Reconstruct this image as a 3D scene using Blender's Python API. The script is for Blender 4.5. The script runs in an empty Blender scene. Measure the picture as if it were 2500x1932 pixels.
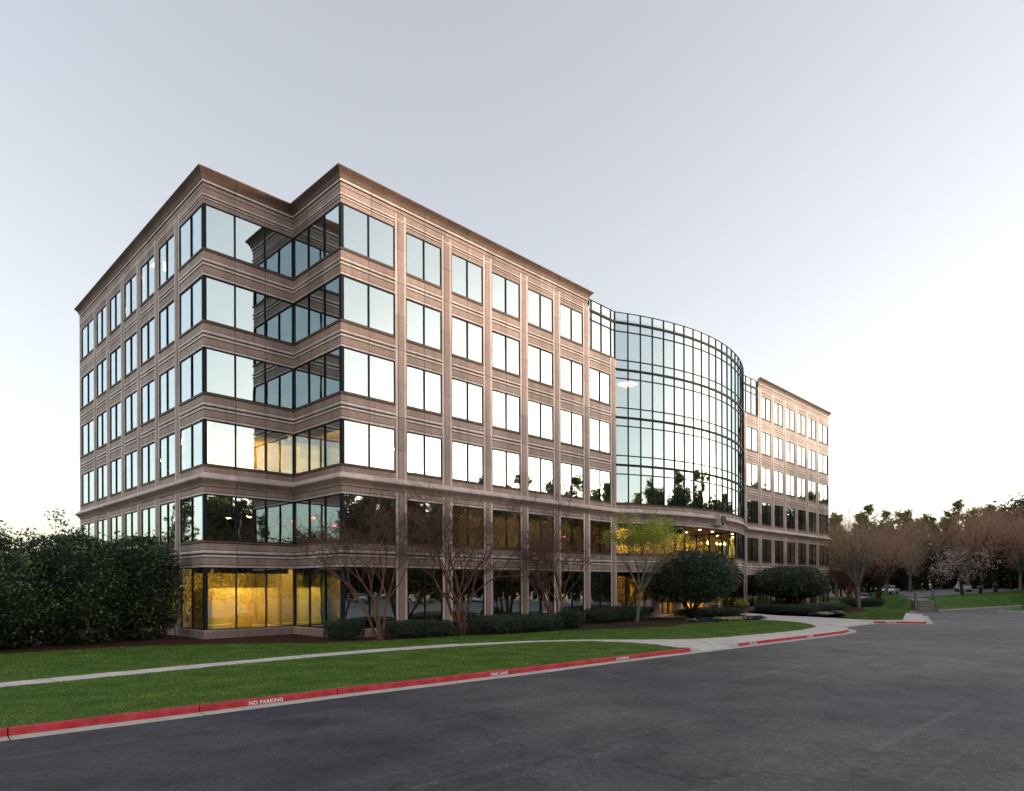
import bpy, bmesh, math, random
import numpy as np
from mathutils import Matrix, Vector
R_ = math.radians
sc = bpy.context.scene
col = sc.collection
random.seed(7); rng = np.random.default_rng(11)

# ------------------------------------------------------------------ camera
cd = bpy.data.cameras.new('camera'); cam = bpy.data.objects.new('camera', cd); col.objects.link(cam)
cd.sensor_fit = 'HORIZONTAL'; cd.sensor_width = 36.0
cd.lens = 1624.32 / 2500 * 36.0
cd.shift_y = (1429.21 - 966) / 2500
cd.clip_start = 0.1; cd.clip_end = 3000
cam.matrix_world = Matrix.Translation((0, 0, 2.912)) @ Matrix.Rotation(R_(90), 4, 'X') @ Matrix.Rotation(-0.0038, 4, 'Z')
sc.camera = cam

# ------------------------------------------------------------------ sky, sun, exposure
SUN_AZ, SUN_EL = R_(84), R_(4)          # azimuth clockwise from +Y
w = bpy.data.worlds.new('World'); sc.world = w; w.use_nodes = True
nt = w.node_tree; nt.nodes.clear()
wo = nt.nodes.new('ShaderNodeOutputWorld'); bg = nt.nodes.new('ShaderNodeBackground')
sky = nt.nodes.new('ShaderNodeTexSky'); sky.sky_type = 'NISHITA'; sky.sun_disc = False
sky.sun_elevation = SUN_EL; sky.sun_rotation = SUN_AZ
sky.altitude = 200; sky.air_density = 1.0; sky.dust_density = 1.5; sky.ozone_density = 1.5
hs = nt.nodes.new('ShaderNodeHueSaturation'); hs.inputs['Saturation'].default_value = 0.47; hs.inputs['Hue'].default_value = 0.515
gm = nt.nodes.new('ShaderNodeGamma'); gm.inputs[1].default_value = 0.76
nt.links.new(sky.outputs[0], gm.inputs[0]); nt.links.new(gm.outputs[0], hs.inputs['Color']); tn = nt.nodes.new('ShaderNodeMix'); tn.data_type = 'RGBA'; tn.blend_type = 'MULTIPLY'; tn.inputs[0].default_value = 1.0; tn.inputs[7].default_value = (1.04, 0.985, 0.95, 1)
nt.links.new(hs.outputs[0], tn.inputs[6]); nt.links.new(tn.outputs[2], bg.inputs['Color'])
bg.inputs['Strength'].default_value = 0.15
nt.links.new(bg.outputs[0], wo.inputs['Surface'])
sd = bpy.data.lights.new('sun', 'SUN'); sd.energy = 0.8; sd.angle = R_(5); sd.color = (1.0, 0.78, 0.58)
sun = bpy.data.objects.new('sun', sd); col.objects.link(sun)
sun.rotation_euler = Vector((-math.sin(SUN_AZ)*math.cos(SUN_EL), -math.cos(SUN_AZ)*math.cos(SUN_EL), -math.sin(SUN_EL))).to_track_quat('-Z', 'Y').to_euler()
sc.view_settings.view_transform = 'Standard'; sc.view_settings.look = 'None'
sc.view_settings.gamma = 1.0; sc.view_settings.use_curve_mapping = False
sc.view_settings.exposure = 2.3
sc.cycles.use_denoising = True
sc.cycles.max_bounces = 10; sc.cycles.transparent_max_bounces = 24; sc.cycles.glossy_bounces = 5
sc.cycles.caustics_reflective = False; sc.cycles.caustics_refractive = False

# ------------------------------------------------------------------ helpers
W = {}                                   # world matrices by object name
def put(o, parent=None, M=None):
    col.objects.link(o)
    M = M or Matrix.Identity(4)
    W[o.name] = M
    if parent is not None:
        o.parent = parent; o.matrix_parent_inverse = W[parent.name].inverted()
    o.matrix_basis = M
    return o
def mesh(name, v, f, mats, mi=None, smooth=False):
    me = bpy.data.meshes.new(name); me.from_pydata([tuple(map(float, p)) for p in v], [], [tuple(map(int, q)) for q in f])
    for m in (mats if isinstance(mats, (list, tuple)) else [mats]): me.materials.append(m)
    if mi is not None: me.polygons.foreach_set('material_index', np.asarray(mi, dtype=np.int32))
    if smooth: me.polygons.foreach_set('use_smooth', np.ones(len(me.polygons), dtype=bool))
    me.update(); return me
def mesh_np(name, V, Fq, mats, mi=None, smooth=False):
    """V (n,3), Fq (m,k) all faces with k corners - fast path."""
    V = np.asarray(V, np.float32); Fq = np.asarray(Fq, np.int32); m, k = Fq.shape
    me = bpy.data.meshes.new(name)
    me.vertices.add(len(V)); me.vertices.foreach_set('co', V.ravel())
    me.loops.add(m*k); me.loops.foreach_set('vertex_index', Fq.ravel())
    me.polygons.add(m); me.polygons.foreach_set('loop_start', np.arange(0, m*k, k, dtype=np.int32))
    for x in (mats if isinstance(mats, (list, tuple)) else [mats]): me.materials.append(x)
    if mi is not None: me.polygons.foreach_set('material_index', np.asarray(mi, np.int32))
    if smooth: me.polygons.foreach_set('use_smooth', np.ones(m, dtype=bool))
    me.update(calc_edges=True); me.validate(); return me
def ob(name, me, parent=None, M=None, **props):
    o = bpy.data.objects.new(name, me); put(o, parent, M)
    for k, v in props.items(): o[k] = v
    return o
def thing(name, label, cat, loc=(0, 0, 0), group=None, rotz=0.0):
    o = bpy.data.objects.new(name, None); o.empty_display_size = 0.3
    put(o, None, Matrix.Translation(loc) @ Matrix.Rotation(rotz, 4, 'Z'))
    o['label'] = label; o['category'] = cat
    if group: o['group'] = group
    return o
def tag(o, label, cat, group=None):
    o['label'] = label; o['category'] = cat
    if group: o['group'] = group
    return o
class MB:
    def __init__(s): s.v = []; s.f = []; s.m = []
    def add(s, v, f, m=0):
        n = len(s.v); s.v += [tuple(p) for p in v]; s.f += [tuple(i+n for i in q) for q in f]; s.m += [m]*len(f)
    def box(s, a, b, m=0):
        x0, y0, z0 = a; x1, y1, z1 = b
        s.add([(x0,y0,z0),(x1,y0,z0),(x1,y1,z0),(x0,y1,z0),(x0,y0,z1),(x1,y0,z1),(x1,y1,z1),(x0,y1,z1)],
              [(0,3,2,1),(4,5,6,7),(0,1,5,4),(1,2,6,5),(2,3,7,6),(3,0,4,7)], m)
    def prism(s, poly, z0, z1, m=0):
        n = len(poly)
        a = sum(poly[i][0]*poly[(i+1)%n][1]-poly[(i+1)%n][0]*poly[i][1] for i in range(n))
        if a < 0: poly = poly[::-1]
        s.add([(p[0],p[1],z0) for p in poly]+[(p[0],p[1],z1) for p in poly],
              [tuple(range(n-1,-1,-1)), tuple(range(n,2*n))]+[(i,(i+1)%n,n+(i+1)%n,n+i) for i in range(n)], m)
    def cyl(s, c, r0, r1, z0, z1, n=16, m=0):
        v = []
        for z, r in ((z0,r0),(z1,r1)):
            v += [(c[0]+r*math.cos(2*math.pi*i/n), c[1]+r*math.sin(2*math.pi*i/n), z) for i in range(n)]
        s.add(v, [tuple(range(n-1,-1,-1)), tuple(range(n,2*n))]+[(i,(i+1)%n,n+(i+1)%n,n+i) for i in range(n)], m)
    def tube(s, pts, r, n=8, m=0):
        pts = [Vector(p) for p in pts]; rings = []
        for i, p in enumerate(pts):
            d = (pts[min(i+1, len(pts)-1)]-pts[max(i-1, 0)]).normalized()
            u = d.orthogonal().normalized(); w_ = d.cross(u)
            rr = r[i] if isinstance(r, (list, tuple)) else r
            rings.append([p+u*rr*math.cos(2*math.pi*k/n)+w_*rr*math.sin(2*math.pi*k/n) for k in range(n)])
        # keep rings aligned
        v = [q for ring in rings for q in ring]
        f = [(i*n+k, i*n+(k+1)%n, (i+1)*n+(k+1)%n, (i+1)*n+k) for i in range(len(pts)-1) for k in range(n)]
        f += [tuple(range(n-1,-1,-1)), tuple((len(pts)-1)*n+k for k in range(n))]
        s.add(v, f, m)
    def lathe(s, prof, n=24, c=(0,0), m=0):
        v = [(c[0]+r*math.cos(2*math.pi*k/n), c[1]+r*math.sin(2*math.pi*k/n), z) for r, z in prof for k in range(n)]
        f = [(i*n+k, i*n+(k+1)%n, (i+1)*n+(k+1)%n, (i+1)*n+k) for i in range(len(prof)-1) for k in range(n)]
        s.add(v, f, m)
    def mesh(s, name, mats, smooth=False): return mesh(name, s.v, s.f, mats, s.m, smooth)
    def obj(s, name, mats, parent=None, M=None, smooth=False, **props): return ob(name, s.mesh(name, mats, smooth), parent, M, **props)

# ------------------------------------------------------------------ materials
def base(name):
    m = bpy.data.materials.new(name); m.use_nodes = True
    n = m.node_tree.nodes; l = m.node_tree.links
    return m, n, l, n['Principled BSDF']
def nd(n, t, **kw):
    x = n.new(t)
    for k, v in kw.items():
        if k in x.inputs: x.inputs[k].default_value = v
        else: setattr(x, k, v)
    return x
def ramp(n, stops):
    r = n.new('ShaderNodeValToRGB')
    while len(r.color_ramp.elements) < len(stops): r.color_ramp.elements.new(0.5)
    for e, (p, c) in zip(r.color_ramp.elements, stops): e.position = p; e.color = (*c, 1)
    return r
def plain(name, c, rough=0.6, metal=0.0, emit=None, es=0.0, spec=None):
    m, n, l, b = base(name)
    b.inputs['Base Color'].default_value = (*c, 1); b.inputs['Roughness'].default_value = rough; b.inputs['Metallic'].default_value = metal
    if spec is not None: b.inputs['Specular IOR Level'].default_value = spec
    if emit: b.inputs['Emission Color'].default_value = (*emit, 1); b.inputs['Emission Strength'].default_value = es
    return m
def mottled(name, stops, scale=8.0, detail=6, rough=0.7, bump=0.0, scale2=None, mix2=0.5, stops2=None, streak=None, spec=0.3):
    """noise-coloured surface, optional second (finer) noise multiplied on top."""
    m, n, l, b = base(name)
    tc = n.new('ShaderNodeTexCoord'); src = tc.outputs['Object']
    geo = n.new('ShaderNodeNewGeometry'); src = geo.outputs['Position']
    if streak:
        mp = n.new('ShaderNodeMapping'); mp.inputs['Scale'].default_value = streak; l.new(src, mp.inputs['Vector']); s1 = mp.outputs[0]
    else: s1 = src
    t = nd(n, 'ShaderNodeTexNoise', Scale=scale, Detail=detail, Roughness=0.6); l.new(s1, t.inputs['Vector'])
    r = ramp(n, stops); l.new(t.outputs['Fac'], r.inputs[0]); out = r.outputs[0]
    if scale2:
        t2 = nd(n, 'ShaderNodeTexNoise', Scale=scale2, Detail=3); l.new(src, t2.inputs['Vector'])
        r2 = ramp(n, stops2 or [(0.35, (0.6,0.6,0.6)), (0.65, (1.25,1.25,1.25))]); l.new(t2.outputs['Fac'], r2.inputs[0])
        mx = nd(n, 'ShaderNodeMix', data_type='RGBA', blend_type='MULTIPLY'); mx.inputs[0].default_value = mix2
        l.new(out, mx.inputs[6]); l.new(r2.outputs[0], mx.inputs[7]); out = mx.outputs[2]
    l.new(out, b.inputs['Base Color']); b.inputs['Roughness'].default_value = rough; b.inputs['Specular IOR Level'].default_value = spec
    if bump:
        bp = nd(n, 'ShaderNodeBump', Strength=bump, Distance=0.02)
        l.new((t2 if scale2 else t).outputs['Fac'], bp.inputs['Height']); l.new(bp.outputs[0], b.inputs['Normal'])
    return m
def leafy(name, dark, mid, light, rough=0.5, trans=0.25, patch=None, tmul=1.8):
    m, n, l, b = base(name)
    g = n.new('ShaderNodeNewGeometry'); r = ramp(n, [(0.0, dark), (0.6, mid), (1.0, light)])
    fac = g.outputs['Random Per Island']
    if patch:
        t_ = nd(n, 'ShaderNodeTexNoise', Scale=patch, Detail=4); l.new(g.outputs['Position'], t_.inputs['Vector'])
        a_ = nd(n, 'ShaderNodeMath', operation='MULTIPLY_ADD'); a_.inputs[1].default_value = 1.8; a_.inputs[2].default_value = -0.9; l.new(t_.outputs['Fac'], a_.inputs[0])
        s_ = nd(n, 'ShaderNodeMath', operation='ADD'); l.new(a_.outputs[0], s_.inputs[0]); l.new(fac, s_.inputs[1]); fac = s_.outputs[0]
    l.new(fac, r.inputs[0]); l.new(r.outputs[0], b.inputs['Base Color'])
    b.inputs['Roughness'].default_value = rough
    if trans:
        t = n.new('ShaderNodeBsdfTranslucent'); tv = nd(n, 'ShaderNodeVectorMath', operation='SCALE'); tv.inputs['Scale'].default_value = tmul; l.new(r.outputs[0], tv.inputs[0]); l.new(tv.outputs[0], t.inputs['Color'])
        mx = n.new('ShaderNodeMixShader'); mx.inputs[0].default_value = trans
        l.new(b.outputs[0], mx.inputs[1]); l.new(t.outputs[0], mx.inputs[2]); l.new(mx.outputs[0], n['Material Output'].inputs['Surface'])
    return m
def granite(name, dark, mid, light, rough=0.55):
    m, n, l, b = base(name)
    g = n.new('ShaderNodeNewGeometry'); oi = n.new('ShaderNodeObjectInfo')
    t = nd(n, 'ShaderNodeTexNoise', Scale=34.0, Detail=3, Roughness=0.8); l.new(g.outputs['Position'], t.inputs['Vector'])
    r = ramp(n, [(0.36, dark), (0.5, mid), (0.62, light)]); l.new(t.outputs['Fac'], r.inputs[0])
    mp = n.new('ShaderNodeMapping'); mp.inputs['Scale'].default_value = (1.2, 1.2, 0.16); l.new(g.outputs['Position'], mp.inputs['Vector'])
    t2 = nd(n, 'ShaderNodeTexNoise', Scale=1.6, Detail=6, Roughness=0.65); l.new(mp.outputs[0], t2.inputs['Vector'])   # rain streaks
    r2 = ramp(n, [(0.3, (0.7,0.68,0.66)), (0.62, (1.08,1.08,1.08))]); l.new(t2.outputs['Fac'], r2.inputs[0])
    mr = nd(n, 'ShaderNodeMapRange'); mr.inputs[3].default_value = 0.80; mr.inputs[4].default_value = 1.14; l.new(oi.outputs['Random'], mr.inputs[0])
    mx = nd(n, 'ShaderNodeMix', data_type='RGBA', blend_type='MULTIPLY'); mx.inputs[0].default_value = 0.8
    l.new(r.outputs[0], mx.inputs[6]); l.new(r2.outputs[0], mx.inputs[7])
    vm = nd(n, 'ShaderNodeVectorMath', operation='SCALE'); l.new(mx.outputs[2], vm.inputs[0]); l.new(mr.outputs[0], vm.inputs['Scale'])
    l.new(vm.outputs[0], b.inputs['Base Color']); b.inputs['Roughness'].default_value = rough; b.inputs['Specular IOR Level'].default_value = 0.35
    return m
def glass(name, refl, tint, base_fac=0.46, wav=0.004):
    m, n, l, b = base(name); n.remove(b)
    gl = n.new('ShaderNodeBsdfGlossy'); gl.inputs['Roughness'].default_value = 0.0; gl.inputs['Color'].default_value = (*refl, 1)
    tr = n.new('ShaderNodeBsdfTransparent'); tr.inputs['Color'].default_value = (*tint, 1)
    lw = nd(n, 'ShaderNodeLayerWeight', Blend=0.5)
    pw = nd(n, 'ShaderNodeMath', operation='POWER'); pw.inputs[1].default_value = 3.0; l.new(lw.outputs['Facing'], pw.inputs[0])
    mr = nd(n, 'ShaderNodeMapRange'); mr.inputs[3].default_value = base_fac; mr.inputs[4].default_value = 1.0; l.new(pw.outputs[0], mr.inputs[0])
    g = n.new('ShaderNodeNewGeometry'); t = nd(n, 'ShaderNodeTexNoise', Scale=0.9, Detail=1); l.new(g.outputs['Position'], t.inputs['Vector'])
    bp = nd(n, 'ShaderNodeBump', Strength=1.0, Distance=wav); l.new(t.outputs['Fac'], bp.inputs['Height']); l.new(bp.outputs[0], gl.inputs['Normal'])
    mx = n.new('ShaderNodeMixShader'); l.new(mr.outputs[0], mx.inputs[0]); l.new(tr.outputs[0], mx.inputs[1]); l.new(gl.outputs[0], mx.inputs[2])
    l.new(mx.outputs[0], n['Material Output'].inputs['Surface'])
    return m
M_ = {}
M_['rough'] = granite('granite_brown', (0.18,0.108,0.088), (0.40,0.275,0.235), (0.57,0.44,0.395))
M_['light'] = granite('granite_pale', (0.50,0.375,0.335), (0.70,0.56,0.51), (0.83,0.71,0.67), 0.45)
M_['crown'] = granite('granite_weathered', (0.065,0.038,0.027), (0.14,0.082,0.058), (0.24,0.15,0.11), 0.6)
M_['joint'] = plain('joint_recess_shade', (0.03,0.02,0.017), 0.9)  # real joints, plus shade painted dark into the strip recesses and grooves
M_['metal'] = plain('mullion_metal', (0.016,0.022,0.028), 0.6, 0.0, spec=0.15)
M_['glass'] = glass('mirror_glass', (0.75,0.885,0.95), (0.84,0.80,0.66), 0.50)
M_['inwall'] = plain('interior_plaster', (0.70,0.55,0.26), 0.8)
M_['ceil'] = plain('ceiling_tile', (0.55,0.5,0.42), 0.9)
M_['carpet'] = plain('carpet', (0.30,0.25,0.15), 0.95)
M_['lamp'] = plain('lit_panel', (0.8,0.8,0.8), 0.5, 0, (1.0,0.58,0.15), 48.0)
M_['lampw'] = plain('lit_panel_white', (0.8,0.8,0.8), 0.5, 0, (1.0,0.86,0.6), 6.0)
M_['timber'] = plain('soffit_timber', (0.42,0.20,0.07), 0.5)
M_['roof'] = plain('roof_membrane', (0.25,0.25,0.25), 0.9)

# ------------------------------------------------------------------ office building
PSI = R_(44.532)
Fv = Vector((math.sin(PSI), math.cos(PSI), 0)); Nv = Vector((math.cos(PSI), -math.sin(PSI), 0)); Lv = -Nv
PB = Vector((-9.3682, 36.6929, 0)); PI_ = PB + Lv*5.44; PA = PI_ - Fv*5.32
LL = 26.2; PL = PA + Lv*LL; LEN = 74.05
def plan(s, n, z=0.0): p = PB + Fv*s + Nv*n; return (p.x, p.y, z)
def frame(P, d, x=0.0, z=0.0):
    """local x along the wall, y inwards, z up"""
    n = Vector((d.y, -d.x, 0)); o = P + d*x
    return Matrix(((d.x, -n.x, 0, o.x), (d.y, -n.y, 0, o.y), (0, 0, 1, z), (0, 0, 0, 1)))
SILL = [0.47, 5.45, 9.66, 13.64, 17.63, 21.61]
HEAD = [3.98, 8.03, 12.15, 16.15, 20.11, 24.11]
bld = thing('office_building', 'six storey brown granite office building with mirrored windows and a bowed glass front', 'building', (PB.x, PB.y, 0))

# profiles: (outward offset, height below top, material of the segment that starts here) 0 rough 1 light 2 joint and recess shade 3 crown
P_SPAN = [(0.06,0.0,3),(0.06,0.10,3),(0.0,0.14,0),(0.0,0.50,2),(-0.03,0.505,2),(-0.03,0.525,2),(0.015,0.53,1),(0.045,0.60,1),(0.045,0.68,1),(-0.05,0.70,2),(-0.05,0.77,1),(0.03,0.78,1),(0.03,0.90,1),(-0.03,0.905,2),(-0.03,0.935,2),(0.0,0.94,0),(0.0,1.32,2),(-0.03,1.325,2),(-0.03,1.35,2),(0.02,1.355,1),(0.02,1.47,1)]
P_FRZ = [(0.05,0.0,1),(0.05,0.14,1),(-0.03,0.145,2),(-0.03,0.20,2),(0.0,0.205,0),(0.0,0.40,2),(-0.03,0.405,2),(-0.03,0.43,0),(0.0,0.435,0),(0.0,0.72,2),(-0.03,0.725,2),(-0.03,0.745,1),(0.02,0.75,1),(0.045,0.80,1),(0.045,0.87,1),(-0.05,0.89,2),(-0.05,0.95,1),(0.03,0.96,1),(0.03,1.03,1),(-0.03,1.035,2),(-0.03,1.06,0),(0.0,1.065,0),(0.0,1.30,1)]
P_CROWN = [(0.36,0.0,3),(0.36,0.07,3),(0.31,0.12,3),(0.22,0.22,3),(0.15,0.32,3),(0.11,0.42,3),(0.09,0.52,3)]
P_LEDGE_UP = [(0.06,0.0,3),(0.06,0.08,3),(0.0,0.11,0),(0.0,0.44,1)]
P_LEDGE = [(0.06,0.0,1),(0.20,0.13,1),(0.33,0.24,1),(0.36,0.30,1),(0.34,0.36,0),(0.20,0.50,0),(0.10,0.62,0),(0.06,0.74,0)]
P_LEDGE_LO = [(0.0,0.0,0),(0.0,0.30,2),(-0.03,0.305,2),(-0.03,0.33,1),(0.02,0.335,1),(0.02,0.44,1)]
P_PLINTH = [(0.10,0.0,1),(0.10,0.05,0),(0.10,0.62,0)]
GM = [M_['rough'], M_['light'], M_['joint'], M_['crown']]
_cache = {}
def extr(prof, Wd, top, m0=0, m1=0, back=-0.22):
    """extrude a profile along x from 0 to Wd, ends mitred by m0/m1 (outward offset * m)"""
    key = (id(prof), round(Wd, 3), m0, m1, back)
    if key not in _cache:
        pts = [(back, prof[0][1])]+[(o, d) for o, d, _ in prof]+[(back, prof[-1][1])]
        n = len(pts); v = []
        for x, m, sg in ((0.0, m0, -1), (Wd, m1, 1)):
            v += [(x+sg*m*o, -o, -d) for o, d in pts]
        f = []; mi = []
        segm = [prof[0][2]]+[p[2] for p in prof]+[0]
        segm[-2] = prof[-1][2]
        for i in range(n):
            j = (i+1) % n
            f.append((i, j, n+j, n+i)); mi.append(segm[i] if i < n-1 else 0)
        f.append(tuple(range(n-1, -1, -1))); mi.append(0); f.append(tuple(range(n, 2*n))); mi.append(0)
        _cache[key] = mesh('granite_profile', v, f, GM, mi)
    return _cache[key]
GAP = 0.012
def course(name, prof, P, d, x0, x1, top, m0=0, m1=0, back=-0.22):
    a = GAP if m0 == 0 else 0; b = GAP if m1 == 0 else 0
    return ob(name, extr(prof, x1-x0-a-b, top, m0, m1, back), bld, frame(P, d, x0+a, top))
# windows
def pane_mesh(wd, ht):
    k = ('pane', round(wd, 3), round(ht, 3))
    if k not in _cache:
        mb = MB(); mb.box((-wd/2, -0.006, -ht/2), (wd/2, 0.006, ht/2)); _cache[k] = mb.mesh('glass_pane', M_['glass'])
    return _cache[k]
def add_pane(P, d, xc, zc, wd, ht, parent, y=0.045):
    tilt = Matrix.Rotation(random.gauss(0, 0.0016), 4, 'Z') @ Matrix.Rotation(random.gauss(0, 0.0014), 4, 'X')
    return ob('pane', pane_mesh(wd, ht), parent, frame(P, d, xc, zc) @ Matrix.Translation((0, y, 0)) @ tilt)
def window(P, d, x0, x1, z0, z1, cuts=(0.5,), post0=0.0, post1=0.0, fw=0.06, y0=0.0, y1=0.10):
    """frame mesh with mullions at the given fractions; panes are its children. post: corner post width"""
    k = ('win', round(x1-x0, 3), round(z1-z0, 3), cuts, post0, post1)
    wd, ht = x1-x0, z1-z0
    xs = [max(fw, post0)]
    for c in cuts: xs += [wd*c-fw/2, wd*c+fw/2]
    xs.append(wd-max(fw, post1))
    if k not in _cache:
        mb = MB()
        mb.box((0, y0, 0), (wd, y1, fw)); mb.box((0, y0, ht-fw), (wd, y1, ht))
        mb.box((0, y0-0.002 - (0.03 if post0 else 0), fw), (xs[0], y1, ht-fw)); mb.box((xs[-1], y0-0.002 - (0.03 if post1 else 0), fw), (wd, y1, ht-fw))
        for i in range(1, len(xs)-1, 2): mb.box((xs[i]-0.006, y0-0.02, fw), (xs[i+1]+0.006, y1-0.005, ht-fw))
        _cache[k] = mb.mesh('window_frame', M_['metal'])
    wo_ = ob('window', _cache[k], bld, frame(P, d, x0, z0))
    for i in range(0, len(xs), 2):
        add_pane(P, d, x0+(xs[i]+xs[i+1])/2, (z0+z1)/2, xs[i+1]-xs[i]-0.002, ht-2*fw-0.002, wo_)
    return wo_
def pil_mesh(h):
    k = ('pil', round(h, 3))
    if k not in _cache:
        pl = [(-0.40,0.25),(-0.40,-0.025),(-0.225,-0.025),(-0.225,0.03),(-0.20,0.03),(-0.20,-0.04),(0.20,-0.04),(0.20,0.03),(0.225,0.03),(0.225,-0.025),(0.40,-0.025),(0.40,0.25)]
        n = len(pl); v = [(x, y, 0) for x, y in pl]+[(x, y, h) for x, y in pl]
        f = [(i, (i+1)%n, n+(i+1)%n, n+i) for i in range(n)]+[tuple(range(n-1,-1,-1)), tuple(range(n, 2*n))]
        mi = [1,1,2,2,2,0,2,2,2,1,1,0]+[0,0]
        _cache[k] = mesh('pilaster_block', v, f, GM, mi)
    return _cache[k]
def pilaster(P, d, xc, ztop=24.93):
    zs = [0.0, 1.75, 4.7]
    for k in range(1, 6): zs += [SILL[k]+1.25, min(HEAD[k]+0.74, ztop) if k < 5 else ztop]
    zs = [z for z in zs if z <= ztop+1e-6]
    for a, b in zip(zs[:-1], zs[1:]):
        ob('pilaster_block', pil_mesh(b-a-0.016), bld, frame(P, d, xc, a+0.008))
def bay_courses(P, d, a, b, rows, cuts=2, m0=0, m1=0):
    """all stone courses over one bay from x=a to x=b, split into cuts pieces"""
    xs = [a+(b-a)*i/cuts for i in range(cuts+1)]
    for i in range(cuts):
        ma = m0 if i == 0 else 0; mz = m1 if i == cuts-1 else 0
        A_, Z_ = xs[i], xs[i+1]
        for k in rows:
            if k == 0: course('plinth_panel', P_PLINTH, P, d, A_, Z_, SILL[0], ma, mz)
            elif k == 2:
                course('ledge_panel', P_LEDGE_UP, P, d, A_, Z_, SILL[2], ma, mz)
                course('ledge_panel', P_LEDGE_LO, P, d, A_, Z_, 8.478, ma, mz)
            else: course('spandrel_panel', P_SPAN, P, d, A_, Z_, SILL[k], ma, mz)
def ledge_run(P, d, xs, m0=0, m1=0):
    for i in range(len(xs)-1):
        course('ledge_block', P_LEDGE, P, d, xs[i], xs[i+1], 9.218, m0 if i == 0 else 0, m1 if i == len(xs)-2 else 0)
def cornice_run(P, d, xs, m0=0, m1=0):
    for i in range(len(xs)-1):
        a = m0 if i == 0 else 0; b = m1 if i == len(xs)-2 else 0
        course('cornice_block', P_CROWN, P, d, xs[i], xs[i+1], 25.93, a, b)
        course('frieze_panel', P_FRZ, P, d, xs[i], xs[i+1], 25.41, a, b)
def splits(pil, a, b):
    xs = [a]; e = [a]+list(pil)+[b]
    for i in range(len(e)-1): xs += [(e[i]+e[i+1])/2, e[i+1]]
    return xs
PIL = [4.0+3.55*k for k in range(6)]
# left face (local x runs from far end L towards the corner A)
dL = -Lv
pilL = sorted(LL-p for p in PIL)
edges = [0.42]+[e for p in pilL for e in (p-0.4, p+0.4)]+[LL]
for i in range(0, len(edges), 2):
    a, b = edges[i], edges[i+1]; last = i == len(edges)-2
    bay_courses(PL, dL, 0.0 if i == 0 else a, b, range(6), 2, 1 if i == 0 else 0, 1 if last else 0)
    for k in range(6): window(PL, dL, a, b, SILL[k], HEAD[k], (0.5,), 0.0, 0.17 if last else 0.0)
for p in pilL: pilaster(PL, dL, p)
for k in range(6): # stone jamb at the far corner
    ob('pilaster_block', pil_mesh(HEAD[k]-SILL[k]), bld, frame(PL, dL, 0.2, SILL[k]) @ Matrix.Diagonal((0.5, 1, 1, 1)))
ledge_run(PL, dL, splits(pilL, 0, LL), 1, 1); cornice_run(PL, dL, splits(pilL, 0, LL), 1, 1)
# the two short faces of the notch
for (P, d, ln, m0, m1, p0, p1) in ((PA, Fv, 5.32, 1, -1, 0.17, 0.06), (PI_, -Lv, 5.44, -1, 1, 0.06, 0.17)):
    bay_courses(P, d, 0, ln, range(6), 3, m0, m1)
    for k in range(6): window(P, d, 0, ln, SILL[k], HEAD[k], (1/3, 2/3), p0, p1)
    xs = [ln*i/3 for i in range(4)]
    ledge_run(P, d, xs, m0, m1); cornice_run(P, d, xs, m0, m1)
# front: left wing
pilF = PIL
edges = [0.0]+[e for p in pilF+[25.3] for e in (p-0.4, p+0.4)]
for i in range(0, 14, 2):
    a, b = edges[i], edges[i+1]; first = i == 0; glassy = i == 12
    bay_courses(PB, Fv, a, b, range(6), 2, 1 if first else 0, 0)
    for k in range(5 if glassy else 6): window(PB, Fv, a, b, SILL[k], HEAD[k], (0.5,), 0.17 if first else 0.0, 0.0)
for p in pilF: pilaster(PB, Fv, p)
pilaster(PB, Fv, 25.3, SILL[5]-0.05)
ledge_run(PB, Fv, splits(pilF, 0, 25.62), 1, 0)
cornice_run(PB, Fv, splits(pilF[:-1], 0, 21.95), 1, 1)
# front: right wing
pilR = [52.95, 56.35, 59.75, 63.2, 66.65, 70.15]
edges = [49.35-0.25+0.4]+[e for p in pilR for e in (p-0.4, p+0.4)]+[LEN]
for i in range(0, len(edges), 2):
    a, b = edges[i], edges[i+1]; last = i == len(edges)-2; glassy = i == 0
    bay_courses(PB, Fv, a, b, range(6), 2, 0, 1 if last else 0)
    for k in range(5 if glassy else 6): window(PB, Fv, a, b, SILL[k], HEAD[k], (0.5,), 0.0, 0.17 if last else 0.0)
for p in pilR: pilaster(PB, Fv, p)
pilaster(PB, Fv, 49.3, SILL[5]-0.05)
ledge_run(PB, Fv, splits(pilR, 48.98, LEN), 0, 1)
cornice_run(PB, Fv, [52.75]+splits(pilR, 0, LEN)[3:], 1, 1)
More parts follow.
